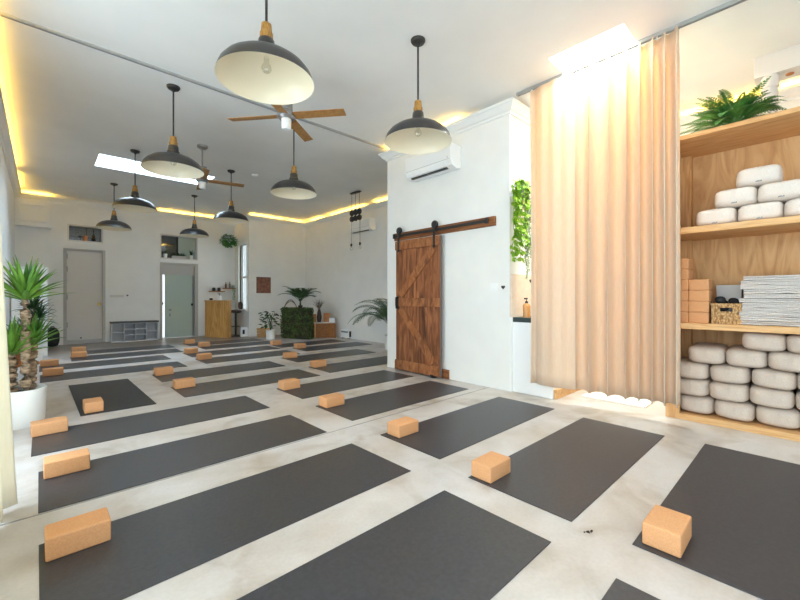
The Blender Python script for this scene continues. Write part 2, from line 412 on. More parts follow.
# left window and added front fill opening, both out of frame (frames and panes)
def window_x(name, x, y0, y1, z0, z1, ny, nz):
    o = MB(); t = .05
    o.box(x-t, x+t, y0, y0+t, z0, z1); o.box(x-t, x+t, y1-t, y1, z0, z1); o.box(x-t, x+t, y0+t, y1-t, z0, z0+t); o.box(x-t, x+t, y0+t, y1-t, z1-t, z1)
    for i in range(1, ny):
        y = y0+(y1-y0)*i/ny; o.box(x-.03, x+.03, y-.03, y+.03, z0+t, z1-t)
    for i in range(1, nz):
        z = z0+(z1-z0)*i/nz; o.box(x-.025, x+.025, y0+t, y1-t, z-.02, z+.02)
    w = struct(o.build(name, 'trim'))
    MB().box(x-.004, x+.004, y0+t, y1-t, z0+t, z1-t).build('pane', 'pane', w)
    return w
window_x('window_3', XL-.1, *LW, 4, 1)
o = MB(); y = YF-.1
for x in (FW[0], 1.4, 2.4, FW[1]-.05): o.box(x, x+.05, y-.04, y+.04, FW[2], FW[3])
o.box(FW[0], FW[1], y-.04, y+.04, FW[2], FW[2]+.05); o.box(FW[0], FW[1], y-.04, y+.04, FW[3]-.05, FW[3])
w = struct(o.build('window_4', 'trim')); MB().box(FW[0]+.05, FW[1]-.05, y-.004, y+.004, FW[2]+.05, FW[3]-.05).build('pane', 'pane', w)

# crown moulding with a gap to the ceiling
CR = [(0, 3.235), (.018, 3.235), (.022, 3.262), (.045, 3.270), (.085, 3.325), (.10, 3.332), (.10, 3.360), (0, 3.360)]
def crown(i, p0, p1, nrm, e0, e1):
    """e = +1 outer corner, -1 inner corner, 0 square"""
    p0, p1, nrm = Vector(p0), Vector(p1), Vector(nrm); d = (p1-p0).normalized(); bm = MB(); A = []; B = []
    for k, z in CR:
        a = p0+nrm*k-d*k*e0; b = p1+nrm*k+d*k*e1
        A.append(bm.bm.verts.new((a.x, a.y, z))); B.append(bm.bm.verts.new((b.x, b.y, z)))
    n = len(A); bm.bm.faces.new(A); bm.bm.faces.new(B[::-1])
    for k in range(n):
        j = (k+1) % n; bm.bm.faces.new((A[k], B[k], B[j], A[j]))
    return struct(bm.build('trim_%d' % i, 'trim'))
crown(1, (XL, YF), (XL, YB), (1, 0), -1, -1)
crown(2, (XL, YB), (PX, YB), (0, -1), -1, -1)
crown(3, (PX, YB), (PX, PY), (-1, 0), -1, 1)
crown(4, (PX, PY), (XR, PY), (0, -1), 1, -1)
crown(5, (XR, PY), (XR, BY1), (-1, 0), -1, -1)
crown(6, (XR, BY1), (BX, BY1), (0, 1), -1, 1)
crown(7, (BX, BY1), (BX, BY0), (-1, 0), 1, 1)
crown(8, (BX, BY0), (XR, BY0), (0, -1), 1, -1)
crown(9, (XR, BY0), (XR, YF), (-1, 0), -1, -1)
# LED runs lying on the crowns
def led(p0, p1, label):
    (x0, y0), (x1, y1) = p0, p1; w = .012
    if abs(x0-x1) < 1e-6: x0, x1 = x0-w, x1+w
    else: y0, y1 = y0-w, y1+w
    o = MB().box(min(x0, x1), max(x0, x1), min(y0, y1), max(y0, y1), 3.3602, 3.3662).build('cove_light', 'led')
    tag(o, label, 'cove light', 'warm cove lights along the crown moulding')
k = .045
led((XL+k, 9.55), (XL+k, -1.5), 'long glowing warm cove light above the left wall')
led((XL+k, 11.35), (XL+k, 9.95), 'short glowing warm cove light above the left wall beside the far corner')
led((XL+.1, YB-k), (.16, YB-k), 'short glowing warm cove light above the boxed duct in the far left corner')
led((2.25, YB-k), (4.05, YB-k), 'warm cove light on the far wall above the pale green door')
led((PX+.03, PY-k), (5.2, PY-k), 'warm cove light over the wall with the small brown picture')
led((5.35, PY-k), (XR-.12, PY-k), 'short warm cove light in the corner right of the small brown picture')
led((XR-k, 10.3), (XR-k, 9.5), 'short warm cove light on the right wall beside the far corner')
led((XR-k, 9.2), (XR-k, 7.6), 'warm cove light on the right wall behind the pulley pendant')
led((XR-k, 7.2), (XR-k, 4.8), 'warm cove light on the right wall over the far air conditioner')
led((BX-k, 4.5), (BX-k, 3.05), 'warm cove light above the wall with the barn door')
led((XR-k, 2.2), (XR-k, -1.8), 'warm cove light on the wall behind the plywood shelving')

# boxed duct in far left corner
m = MB(); x0, x1, y0, y1 = XL, .125, 11.55, YB
m.box(x0, x1, y0, y1, 2.70, 3.235); m.box(x0, x1+.03, y0-.04, y1, 2.64, 2.70)
for (a, b, c, d) in ((x0+.06, x1-.03, 3.10, 3.13), (x0+.06, x1-.03, 2.75, 2.78), (x0+.06, x0+.09, 2.78, 3.10), (x1-.06, x1-.03, 2.78, 3.10)):
    m.box(a, b, y0-.022, y0, c, d)
struct(m.build('trim_10', 'trim'))

# ------------------------------------------------------------------ far doors and transoms
d1 = struct(MB().box(.42, 1.07, YB+.05, YB+.09, .10, 2.19, .004).build('door_1', 'offwhite'))
f = MB(); f.box(.36, .42, YB-.015, YB+.12, 0, 2.23); f.box(1.07, 1.13, YB-.015, YB+.12, 0, 2.23); f.box(.42, 1.07, YB-.015, YB+.12, 2.19, 2.23); f.box(.42, 1.07, YB+.02, YB+.12, 0, .095)
f.build('door_frame', 'framegrey', d1)
for z in (.45, 1.1, 1.75, 2.05): MB().cyl(.012, z-.06, z+.06, (.425, YB+.045), 10).build('hinge', 'greymetal', d1)
R90 = Matrix.Rotation(PI/2, 4, 'X')
MB().lathe([(0, 0), (.03, 0), (.03, .006), (.012, .01), (.012, .035), (.03, .045), (.034, .06), (.025, .075), (0, .078)], seg=16, mtx=Matrix.Translation((1.01, YB+.05, .93)) @ R90).build('door_knob', 'brass', d1, True)
MB().box(.66, .69, YB+.03, YB+.05, .12, .145).build('door_stop', 'black', d1)

d2 = struct(MB().box(2.40, 3.08, YB+.03, YB+.07, .012, 1.70, .004).build('door_2', 'glassgreen'))
f = MB(); f.box(2.28, 2.335, YB-.015, YB+.12, 0, 2.02); f.box(3.12, 3.20, YB-.015, YB+.12, 0, 2.02); f.box(2.335, 3.12, YB-.015, YB+.12, 1.97, 2.02)
f.box(2.335, 3.12, YB+.02, YB+.1, 1.70, 1.97); f.box(3.08, 3.12, YB+.05, YB+.1, .012, 1.7)
f.build('door_frame', 'framegrey', d2)
MB().box(3.075, 3.085, YB+.02, YB+.08, .012, 1.7).build('door_edge', 'black', d2)
m = MB(); m.box(2.49, 2.55, YB+.01, YB+.03, .73, .78); m.box(2.50, 2.53, YB+.005, YB+.03, .58, .66); m.build('lock', 'greymetal', d2)
MB().box(3.03, 3.07, YB+.005, YB+.03, .86, .92).build('door_handle', 'black', d2)
MB().box(2.336, 2.36, YB+.0, YB+.03, .90, .96).build('latch_plate', 'black', d2)

def transom(name, x0, x1, z0, z1, panes):
    y = YB; f = MB(); t = .03
    f.box(x0, x0+t, y-.0, y+.17, z0, z1); f.box(x1-t, x1, y-.0, y+.17, z0, z1); f.box(x0+t, x1-t, y-.0, y+.17, z0, z0+t); f.box(x0+t, x1-t, y, y+.17, z1-t, z1)
    w = struct(f.build(name, 'offwhite'))
    for a, b, mt in panes: MB().box(a, b, y+.145, y+.152, z0+t, z1-t).build('pane', mt, w)
    r = MB(); d = .9
    r.box(x0-.1, x1+.1, y+.2+d, y+.25+d, z0-.15, z1+.15); r.box(x0-.1, x1+.1, y+.2, y+.2+d, z0-.15, z0-.1); r.box(x0-.1, x1+.1, y+.2, y+.2+d, z1+.1, z1+.15)
    r.box(x0-.15, x0-.1, y+.2, y+.2+d, z0-.15, z1+.15); r.box(x1+.1, x1+.15, y+.2, y+.2+d, z0-.15, z1+.15)
    r.build('hall_wall', 'darkroom', w)
    return w
transom('window_1', .43, 1.09, 2.40, 2.80, [(.46, .76, 'pane'), (.76, 1.06, 'pane')])
w2 = transom('window_2', 2.28, 3.2, 2.12, 2.78, [(2.31, 2.72, 'pane'), (2.72, 3.17, 'glassgreen')])
MB().box(2.70, 2.74, YB+.13, YB+.15, 2.15, 2.75).build('mullion', 'black', w2)
struct(MB().box(2.27, 3.22, YB-.02, YB, 2.035, 2.11).build('trim_11', 'trim'))

def small_pot_plant(name, label, loc, pr, ph, potmat, leafmat, n, L, w, group=None, el=(.5, 1.4)):
    t = thing(name, label, 'plant', loc, 0, group)
    MB().lathe([(0, 0), (pr*.75, 0), (pr, ph), (pr*.9, ph), (pr*.85, ph*.85), (0, ph*.85)], seg=16).build('pot', potmat, t, True)
    b = MB()
    for i in range(n): b.strap((rnd.uniform(-1, 1)*pr*.3, rnd.uniform(-1, 1)*pr*.3, ph*.85), rnd.uniform(0, 2*PI), rnd.uniform(*el), L*rnd.uniform(.6, 1.1), w, rnd.uniform(.3, 1.3), 4)
    b.build('foliage', leafmat, t)
    return t
small_pot_plant('potted_plant', 'small plant in a terracotta pot on the transom sill over the far left door', (.76, YB+.08, 2.43), .05, .13, 'terracotta', 'darkleaf', 10, .07, .02)
small_pot_plant('potted_plant', 'left plant in a white pot on the transom sill over the pale green door', (2.42, YB+.08, 2.15), .05, .11, 'pot', 'darkleaf', 16, .16, .03)
small_pot_plant('potted_plant', 'right plant in a white pot on the transom sill over the pale green door', (3.05, YB+.08, 2.15), .05, .11, 'pot', 'darkleaf', 16, .18, .03)
t = thing('planter_box', 'low planter box with short dark leaves between the two white pots on the transom sill', 'plant', (2.74, YB+.08, 2.15))
MB().box(-.17, .17, -.045, .045, 0, .07, .004).build('planter', 'bin', t)
b = MB()
for i in range(60): b.strap((rnd.uniform(-.15, .15), rnd.uniform(-.03, .03), .065), rnd.uniform(0, 6.28), rnd.uniform(.6, 1.4), rnd.uniform(.06, .13), .02, 1, 4)
b.build('foliage', 'darkleaf', t)

# thermostat row + wall hook between doors
tag(MB().box(1.22, 1.50, YB-.008, YB, 1.095, 1.155, .003).build('switch_plate', 'offwhite'), 'long pale switch plate on the far wall between the two doors', 'switch plate')
tag(MB().lathe([(0, 0), (.02, 0), (.018, .02), (0, .026)], seg=12, mtx=Matrix.Translation((1.575, YB, 1.14)) @ R90).build('wall_hook', 'black', None, True), 'small round black hook beside the pale switch plate on the far wall', 'hook')

# cubby shelf
t = thing('cubby_shelf', 'low grey cubby shelf with a dark top on the floor between the two far doors', 'shelf', (1.22, 11.42, 0))
W_, D_, H_ = .97, .29, .46
m = MB(); m.box(0, W_, D_-.015, D_, 0, H_); m.box(0, .02, 0, D_-.015, 0, H_); m.box(W_-.02, W_, 0, D_-.015, 0, H_); m.box(.02, W_-.02, 0, D_-.015, 0, .02); m.box(.02, W_-.02, 0, D_-.015, H_-.02, H_)
cw = (W_-.04)/4
for i in (1, 2, 3): m.box(.02+cw*i-.01, .02+cw*i+.01, 0, D_-.015, .02, H_-.02)
for c in (0, 3): m.box(.02+cw*c+.01, .02+cw*(c+1)-.01, 0, D_-.015, H_*.5-.01, H_*.5+.01)
for c in (1, 2):
    for q in (1, 2): m.box(.02+cw*c+.01, .02+cw*(c+1)-.01, 0, D_-.015, .02+(H_-.04)*q/3-.01, .02+(H_-.04)*q/3+.01)
m.build('body', 'cubby', t)
MB().box(-.01, W_+.01, -.015, D_, H_, H_+.035, .004).build('top', 'cubbytop', t)

# backpack
t = thing('backpack', 'black backpack sitting on the floor by the far left door', 'bag', (.17, 11.4, 0), .2)
MB().blob(.115, .10, .21, 3.2, (0, 0, .21), 6, .02, 2).build('bag_body', 'darkfabric', t, True)
MB().blob(.085, .05, .10, 3, (0, -.10, .13), 5, .01, 3).build('front_pocket', 'darkfabric', t, True)
MB().tube([(-.03, 0, .41), (-.025, 0, .45), (.025, 0, .45), (.03, 0, .41)], .008).build('handle', 'darkfabric', t, True)

# white free-standing panel near the left wall
t = thing('white_cabinet', 'tall plain white cabinet against the left wall behind the yucca', 'cabinet', (XL+.023, 9.68, 0))
MB().box(0, .475, 0, .30, .0, 1.62, .004).build('body', 'door_white', t)
MB().box(0, .485, -.01, .31, 1.62, 1.65, .004).build('top', 'door_white', t)

# ------------------------------------------------------------------ mats and blocks
ML, MW, MT = 1.705, .625, .005
mat0 = None; blk0 = None
mat_mesh = None
BL, BW, BH = .218, .143, .097
def make_block(name='yoga_block'):
    return MB().box(-BL/2, BL/2, -BW/2, BW/2, 0, BH, .009, 3).build(name, 'cork', None, True)
# (x0, y0, rot deg, where, block dx, dy)
MATS = [
 (-.04, .793, -0.2, 'at the bottom centre, nearest whole one to the camera', None),
 (-.005, 1.70, 0.5, 'in the left column, first before the floor joint', (.128, .112, 0)),
 (-.014, 2.67, 0.2, 'in the left column, first past the floor joint', (.132, .10, 0)),
 (-.055, 3.655, 0, 'in the left column beside the white yucca pot', (.10, .08, 3)),
 (-.07, -.112, 0, 'showing one corner only at the bottom edge', None),
 (1.91, -.09, -0.2, 'in the lower right corner before the shelving', (.142, .10, 0)),
 (1.888, .79, -.45, 'in the right row level with the beige curtain', (.132, .075, 0)),
 (1.965, 1.705, -0.1, 'pointing at the white counter cabinet', (.16, .095, 0)),
 (2.01, 2.765, 0.2, 'pointing at the right half of the barn door', (.14, .085, 0)),
 (2.05, 3.725, 0.3, 'pointing at the left edge of the barn door', (.125, .085, 0)),
 (3.05, 4.74, 0, 'nearest of those running behind the barn door wall', (.13, .09, 0)),
 (3.14, 5.87, 0, 'pointing at the half hidden large palm', (.13, .10, 0)),
 (3.91, 6.94, -0.5, 'pointing at the small white heater', (.13, .10, 0)),
 (3.80, 7.82, 0, 'farthest one, in front of the brown console', (.12, .10, 0)),
 (1.14, 4.665, 0.1, 'right beside the near half of the black mat', (.125, .095, 0)),
 (1.13, 5.705, -0.2, 'right beside the far half of the black mat', (.125, .095, 0)),
 (1.97, 6.77, -0.3, 'in the middle column, third from its near end', (.12, .10, 0)),
 (2.0, 7.70, -0.3, 'in the middle column, fourth from its near end', (.12, .10, 0)),
 (2.50, 8.62, 0, 'second in front of the reception desk', (.12, .10, 0)),
 (2.42, 9.45, 0, 'closest to the reception desk', (.12, .10, 0)),
 (-.02, 6.73, -0.1, 'in the left column just beyond the black mat', (.135, .11, 0)),
 (-.03, 7.72, 0, 'in the left column, second beyond the black mat', (.12, .10, 0)),
 (.37, 8.58, -0.2, 'in the left column, second before the cubby shelf', (.125, .10, 0)),
 (.42, 9.46, 0, 'in the left column, closest to the cubby shelf', (.115, .10, 0)),
]
for i, (x, y, r, where, bo) in enumerate(MATS):
    if mat0 is None:
        mat0 = MB().box(0, ML, 0, MW, 0, MT, .0015, 1).build('yoga_mat', 'mat'); o = mat0
    else:
        o = mat0.copy(); COL.objects.link(o)
    o.location = (x, y, .0003); o.rotation_euler = (0, 0, math.radians(r))
    tag(o, 'charcoal yoga mat '+where, 'yoga mat', 'charcoal yoga mats laid in rows on the floor')
    if bo:
        if blk0 is None: blk0 = make_block(); b = blk0
        else: b = blk0.copy(); COL.objects.link(b)
        c, s = math.cos(math.radians(r)), math.sin(math.radians(r))
        u, v = bo[0], MW-bo[1]
        b.location = (x+u*c-v*s, y+u*s+v*c, MT+.0005); b.rotation_euler = (0, 0, math.radians(r+bo[2]))
        tag(b, 'cork yoga block on the mat '+where, 'yoga block', 'cork yoga blocks on the mats')
o = MB().prism([(.26, 4.58, .0003), (.86, 4.58, .0003), (.84, 6.24, .0003), (.24, 6.26, .0003)], (0, 0, .006)).build('yoga_mat', 'mat_black')
tag(o, 'shorter looking plain black yoga mat in the left column, turned across the others', 'yoga mat')
b = blk0.copy(); COL.objects.link(b); b.location = (.362, 4.73, .0068); b.rotation_euler = (0, 0, math.radians(90))
tag(b, 'cork yoga block standing on the near end of the black mat', 'yoga block', 'cork yoga blocks on the mats')

m = MB()
for cx_, cy_, r_, sx_ in ((0, 0, .013, 1.), (.018, -.010, .008, 1.8), (-.013, .011, .006, 1.4)):
    m.prism([(1.865+cx_+r_*sx_*rnd.uniform(.5, 1.1)*math.cos(a*PI/5), .705+cy_+r_*rnd.uniform(.4, 1)*math.sin(a*PI/5), .0002) for a in range(10)], (0, 0, .0012))
tag(m.build('scuff_mark', 'darkfabric'), 'small dark scuff on the bare concrete between the two nearest right hand mats', 'scuff')

# ------------------------------------------------------------------ pendant lamps
def make_pendant(name, label, loc):
    t = thing(name, label, 'pendant lamp', loc, 0, 'dark dome pendant lamps in two rows')
    zr = 2.497
    S = [(.303, 0), (.300, .012), (.284, .054), (.254, .092), (.206, .127), (.146, .151), (.09, .163), (.055, .170)]
    sh = MB().lathe([(r, zr+z) for r, z in S]+[(.045, zr+.174)], seg=56).build('lamp_shade', 'shade', t, True, ang=60)
    I = [(.300, .001), (.296, .012), (.280, .052), (.250, .089), (.202, .123), (.142, .146), (.086, .157), (.0, .16)]
    MB().lathe([(.303, zr)]+[(r, zr+z+.0005) for r, z in I], seg=56).build('shade_lining', 'cream', sh, True, ang=60)
    MB().lathe([(0, zr+.168), (.060, zr+.168), (.061, zr+.205), (.053, zr+.21), (.050, zr+.262), (.044, zr+.270), (0, zr+.270)], seg=24).build('socket', 'shade', t, True)
    MB().lathe([(0, zr+.270), (.042, zr+.270), (.041, zr+.308), (.036, zr+.313), (.031, zr+.368), (0, zr+.372)], seg=24).build('wood_collar', 'lampwood', t, True)
    MB().cyl(.0085, zr+.37, CEIL-.02, seg=10).build('rod', 'black', t, True)
    MB().lathe([(0, CEIL-.05), (.018, CEIL-.05), (.022, CEIL-.035), (.055, CEIL-.028), (.066, CEIL-.012), (.066, CEIL), (0, CEIL)], seg=28).build('canopy', 'black', t, True)
    MB().lathe([(0, zr+.055), (.02, zr+.059), (.032, zr+.078), (.030, zr+.095), (.016, zr+.123), (.016, zr+.158)], seg=18).build('bulb', 'bulb', t, True)
    return t
PL = [(1.062, 2.40, 'largest looking dome pendant lamp, nearest the camera at the top of the photo'),
      (2.48, 2.41, 'dome pendant lamp in front of the wall air conditioner over the barn door'),
      (1.06, 4.79, 'dome pendant lamp in front of the ceiling skylight, second in the left row'),
      (2.49, 4.76, 'dome pendant lamp behind the near ceiling fan, second in the right row'),
      (1.08, 7.30, 'dome pendant lamp left of the ceiling skylight, third in the left row'),
      (2.54, 7.25, 'dome pendant lamp just right of the far ceiling fan, third in the right row'),
      (1.08, 9.72, 'dome pendant lamp farthest to the left, over the far left door'),
      (2.55, 9.60, 'dome pendant lamp hanging in front of the transom over the pale green door')]
p0 = make_pendant('pendant_lamp', PL[0][2], (PL[0][0], PL[0][1], 0))
for x, y, l in PL[1:]: dup(p0, (x, y, 0), None, l)

# ------------------------------------------------------------------ ceiling fans
def make_fan(loc, rot, label):
    t = thing('ceiling_fan', label, 'ceiling fan', loc, rot, 'ceiling fans with wooden blades')
    zb = 2.895
    MB().lathe([(0, CEIL-.05), (.05, CEIL-.05), (.075, CEIL-.03), (.078, CEIL), (0, CEIL)], seg=28).build('canopy', 'steel', t, True)
    MB().cyl(.013, zb+.19, CEIL-.04, seg=12).build('down_rod', 'steel', t, True)
    pr = [(0, zb+.04)]
    for i in range(8): pr += [(.062, zb+.04+.02*i), (.058, zb+.05+.02*i)]
    pr += [(.062, zb+.20), (.02, zb+.205), (0, zb+.205)]
    MB().lathe(pr, seg=28).build('motor_housing', 'greymetal', t, True, ang=25)
    MB().lathe([(0, zb-.035), (.07, zb-.035), (.088, zb-.015), (.088, zb+.02), (.06, zb+.04), (0, zb+.04)], seg=28).build('hub', 'steel', t, True)
    MB().lathe([(0, zb-.135), (.035, zb-.133), (.046, zb-.12), (.048, zb-.035), (0, zb-.035)], seg=24).build('light_globe', 'white', t, True)
    for k in range(4):
        a = k*PI/2; mt = Matrix.Rotation(a, 4, 'Z') @ Matrix.Rotation(math.radians(-11), 4, 'X')
        MB().box(.08, .60, -.052, .052, -.004, .004, .003, 1, Matrix.Translation((0, 0, zb)) @ mt).build('blade', 'blade', t)
    return t
make_fan((1.77, 3.54, 0), math.radians(39), 'near ceiling fan with four wooden blades right behind the nearest dome pendant')
make_fan((1.80, 6.36, 0), math.radians(-12), 'far ceiling fan with wooden blades by the ceiling skylight')

# ------------------------------------------------------------------ pulley pendant, smoke alarm, rails
t = thing('pulley_pendant', 'black pulley pendant with two bare hanging bulbs near the right wall', 'pendant lamp', (5.06, 6.84, 0))
MB().blob(.055, .19, .014, 3, (0, 0, CEIL-.014), 5).build('canopy', 'black', t, True)
for y in (-.14, 0, .14):
    w = MB(); RX = Matrix.Rotation(PI/2, 4, 'Y')
    for z in (2.84, 2.97):
        w.lathe([(0, -.018), (.062, -.018), (.05, 0), (.062, .018), (0, .018)], seg=20, mtx=Matrix.Translation((0, y, z)) @ RX)
    w.box(-.006, .006, y-.012, y+.012, 2.80, 3.04)
    w.build('pulley', 'black', t, True)
for y in (-.14, 0, .14): MB().tube([(0, y+.0, CEIL-.02), (0, y, 3.03)], .004, 6).build('cord', 'rope', t)
for y in (-.16, .16):
    MB().tube([(0, y, 2.84), (0, y, 2.30)], .0045, 6).build('cord', 'rope', t)
    s = MB().lathe([(0, 2.30), (.008, 2.30), (.022, 2.285), (.022, 2.235), (0, 2.235)], seg=14).build('lamp_holder', 'black', t, True, loc=(0, y, 0))
    MB().lathe([(.012, 2.235), (.016, 2.22), (.035, 2.185), (.03, 2.155), (0, 2.14)], seg=16).build('bulb', 'bulb', s, True)
tag(MB().lathe([(0, CEIL-.035), (.045, CEIL-.033), (.06, CEIL-.02), (.062, CEIL), (0, CEIL)], seg=24).build('smoke_alarm', 'white', None, True, loc=(2.96, 7.19, 0)), 'round white smoke alarm on the ceiling behind the right pendant row', 'smoke alarm')

def rail_y(x, y0, y1, label):
    o = MB(); z0, z1 = CEIL-.032, CEIL
    o.box(x-.018, x+.018, y0, y1, z1-.008, z1); o.box(x-.018, x-.013, y0, y1, z0, z1-.008); o.box(x+.013, x+.018, y0, y1, z0, z1-.008)
    return tag(o.build('curtain_rail', 'track'), label, 'curtain rail')
def rail_x(y, x0, x1, label):
    o = MB(); z0, z1 = CEIL-.03, CEIL
    o.box(x0, x1, y-.014, y+.014, z1-.006, z1); o.box(x0, x1, y-.014, y-.010, z0+.006, z1-.006); o.box(x0, x1, y+.010, y+.014, z0+.006, z1-.006)
    return tag(o.build('curtain_rail', 'track'), label, 'curtain rail')
CX = 3.955
rail_y(CX, -1.9, BY0-.11, 'straight metal ceiling rail the beige curtain hangs from')
rail_x(4.50, XL+.11, BX-.105, 'long bare metal ceiling rail running across the room from the left wall')

# ------------------------------------------------------------------ curtains
def curtain(name, label, axis_pts, z0, z1, mat, parentthing=None):
    """axis_pts: f(t, s) -> (x, y) with t along, s height 0 bottom 1 top"""
    NT, NS = 220, 26; b = MB(); grid = []
    for j in range(NS+1):
        s = j/NS; row = []
        for i in range(NT+1):
            tt = i/NT; x, y = axis_pts(tt, s); row.append(b.bm.verts.new((x, y, z0(tt)+(z1-z0(tt))*s)))
        grid.append(row)
    for j in range(NS):
        for i in range(NT): b.bm.faces.new((grid[j][i], grid[j][i+1], grid[j+1][i+1], grid[j+1][i]))
    o = b.build(name, mat, parentthing, True, ang=180)
    md = o.modifiers.new('thick', 'SOLIDIFY'); md.thickness = .003
    return o
KN = [(0, 0), (.04, .5), (.36, 1), (.486, 2), (.61, 3), (.716, 4), (.785, 5), (.86, 6), (.925, 7), (1.0, 8.2)]
def phase(t):
    for (a, p), (b, q) in zip(KN, KN[1:]):
        if t <= b: return p+(q-p)*(t-a)/(b-a)
    return KN[-1][1]
def cur_main(t, s):
    amp = (.058+.014*(1-s))*(1 if t > .36 else .55)
    ph = phase(t)
    y = 2.09-1.36*t+.030*(1 if t > .36 else .4)*math.sin(2*PI*ph+1.0)
    x = CX-.012+amp*math.sin(2*PI*ph)*(1 if s < .95 else .6)+.008*math.sin(7*t+4*s)+.012*noise.noise(Vector((t*7, s*1.5, 3)))+.006*math.sin(2*PI*9*t)*(t < .36)
    if t > .9: x -= .015*(t-.9)/.1
    return x, y
ct = thing('curtain', 'long pleated beige linen curtain glowing with skylight beside the shelving', 'curtain', (0, 0, 0))
curtain('curtain_cloth', '', cur_main, lambda t: .15+.025*t, CEIL-.045, 'curtain', ct)
for i in range(11):
    tt = i/10; MB().box(CX-.006, CX+.006, 2.09-1.31*tt-.004, 2.09-1.31*tt+.004, CEIL-.06, CEIL-.026).build('curtain_hook', 'white', ct)
def cur_left(t, s):
    y = 1.55+1.28*t
    x = -.25+.045*math.sin(2*PI*6*t+.5)+(1-s)**1.5*.10*max(0, (t-.6)/.4)+(.035 if t > .9 else 0)*(t-.9)*10
    return x, y
cl = thing('curtain', 'white curtain hanging at the left edge of the photo beside the yucca', 'curtain', (0, 0, 0))
curtain('curtain_cloth', '', cur_left, lambda t: .02, 3.10, 'sheer', cl)
m = MB(); m.tube([(-.21, 1.3, 3.11), (-.21, 3.0, 3.11)], .014, 12); m.tube([(-.21, 1.4, 3.11), (XL, 1.4, 3.11)], .008); m.tube([(-.21, 2.95, 3.11), (XL, 2.95, 3.11)], .008)
tag(m.build('curtain_rod', 'white', None, True), 'white curtain rod on the left wall, outside the top left of the photo', 'curtain rod')

# ------------------------------------------------------------------ barn door wall
t = thing('barn_door', 'brown reclaimed wood sliding barn door with two diagonal braces', 'door', (0, 0, 0))
xf, xb = 3.895, 3.925; y0, y1 = 3.375, 4.25; n = 6
m = MB()
for i in range(n):
    a = y0+(y1-y0)*i/n; b = y0+(y1-y0)*(i+1)/n
    m.box(xf, xb, a+.002, b-.002, .02, 1.93, .003, 1)
m.build('planks', 'barn', t)
xq = xf-.020
for z0, z1, nm in ((1.80, 1.93, 'top_rail'), (.965, 1.085, 'middle_rail'), (.03, .165, 'bottom_rail')):
    MB().box(xq, xf, y0+.0, y1-.0, z0, z1, .003, 1).build(nm, 'barnb', t)
def brace(p, q, w):
    p, q = Vector(p), Vector(q); d = (q-p).normalized(); nn = Vector((0, -d.z, d.y))*w/2
    pts = [p+nn, p-nn, q-nn, q+nn]
    return MB().prism([Vector((xq+.001, v.y, v.z)) for v in pts], (.019, 0, 0))
brace((0, y0+.11, 1.765), (0, y1-.11, 1.12), .115).build('brace', 'barnb', t)
brace((0, y1-.11, .93), (0, y0+.11, .20), .115).build('brace', 'barnb', t)
MB().box(xf-.003, xb, y0-.014, y0, .02, 1.93).build('edge_strip', 'artedge', t)
for y in (3.465, 4.17):
    h = MB(); h.box(xq-.006, xq, y-.02, y+.02, 1.77, 2.09, .002, 1)
    h.lathe([(0, 0), (.05, 0), (.055, .008), (.055, .022), (.05, .03), (0, .03)], seg=24, mtx=Matrix.Translation((xq-.0005, y, 2.085)) @ Matrix.Rotation(PI/2, 4, 'Y'))
    for z in (1.80, 1.90): h.lathe([(0, 0), (.013, 0), (.011, -.008), (0, -.009)], seg=10, mtx=Matrix.Translation((xq-.006, y, z)) @ Matrix.Rotation(PI/2, 4, 'Y'))
    h.build('hanger', 'black', t, True)
h = MB(); h.box(xq-.004, xq, 4.17, 4.215, .92, 1.11); h.box(xq-.035, xq-.02, 4.182, 4.202, .93, 1.10, .003); h.box(xq-.022, xq-.003, 4.185, 4.20, .935, .955); h.box(xq-.022, xq-.003, 4.185, 4.20, 1.075, 1.095)
h.build('pull_handle', 'black', t)

t = thing('barn_door_rail', 'long brown header board with a black sliding rail over the barn door', 'door rail', (0, 0, 0))
MB().box(3.945, BX, 2.56, 4.345, 1.957, 2.07, .003, 1).build('header_board', 'barnh', t)
m = MB(); m.box(3.893, 3.901, 2.62, 4.31, 1.995, 2.032, .002, 1)
for y in (2.66, 3.1, 3.75, 4.27): m.lathe([(0, 0), (.012, 0), (.012, .05), (0, .05)], seg=12, mtx=Matrix.Translation((3.896, y, 2.013)) @ Matrix.Rotation(PI/2, 4, 'Y'))
m.build('rail', 'black', t, True)
for y in (2.64, 4.29): MB().box(3.880, 3.914, y-.016, y+.016, 1.98, 2.05, .004).build('end_stop', 'black', t)
m = MB(); m.box(3.862, 3.945, 3.47, 3.53, 0, .006); m.box(3.862, 3.872, 3.475, 3.525, .006, .045); m.box(3.930, 3.94, 3.475, 3.525, .006, .045)
tag(m.build('floor_guide', 'black'), 'small black floor guide under the barn door', 'door guide')
struct(MB().box(3.955, BX, 3.28, 4.345, 0, .125, .003, 1).build('trim_12', 'barnh'))

m = MB(); m.box(BX-.008, BX, 2.545, 2.645, 1.175, 1.265, .003)
s = tag(m.build('light_switch', 'white'), 'white light switch plate on the wall right of the barn door', 'light switch')
for y in (2.572, 2.62): MB().box(BX-.012, BX-.008, y-.012, y+.012, 1.195, 1.245, .002).build('rocker', 'white', s)
def heart(cx, cy, sx, plane, off, th):
    pts = []
    for i in range(28):
        a = 2*PI*i/28; u = 16*math.sin(a)**3/17; v = (13*math.cos(a)-5*math.cos(2*a)-2*math.cos(3*a)-math.cos(4*a))/17
        pts.append((off, cx+u*sx, cy+v*sx) if plane == 'x' else (cx+u*sx, off, cy+v*sx))
    return MB().prism(pts, (-th, 0, 0) if plane == 'x' else (0, -th, 0))
tag(heart(2.465, 1.215, .027, 'x', BX, .006).build('wall_hook', 'black'), 'small black heart shaped hook beside the light switch', 'hook')

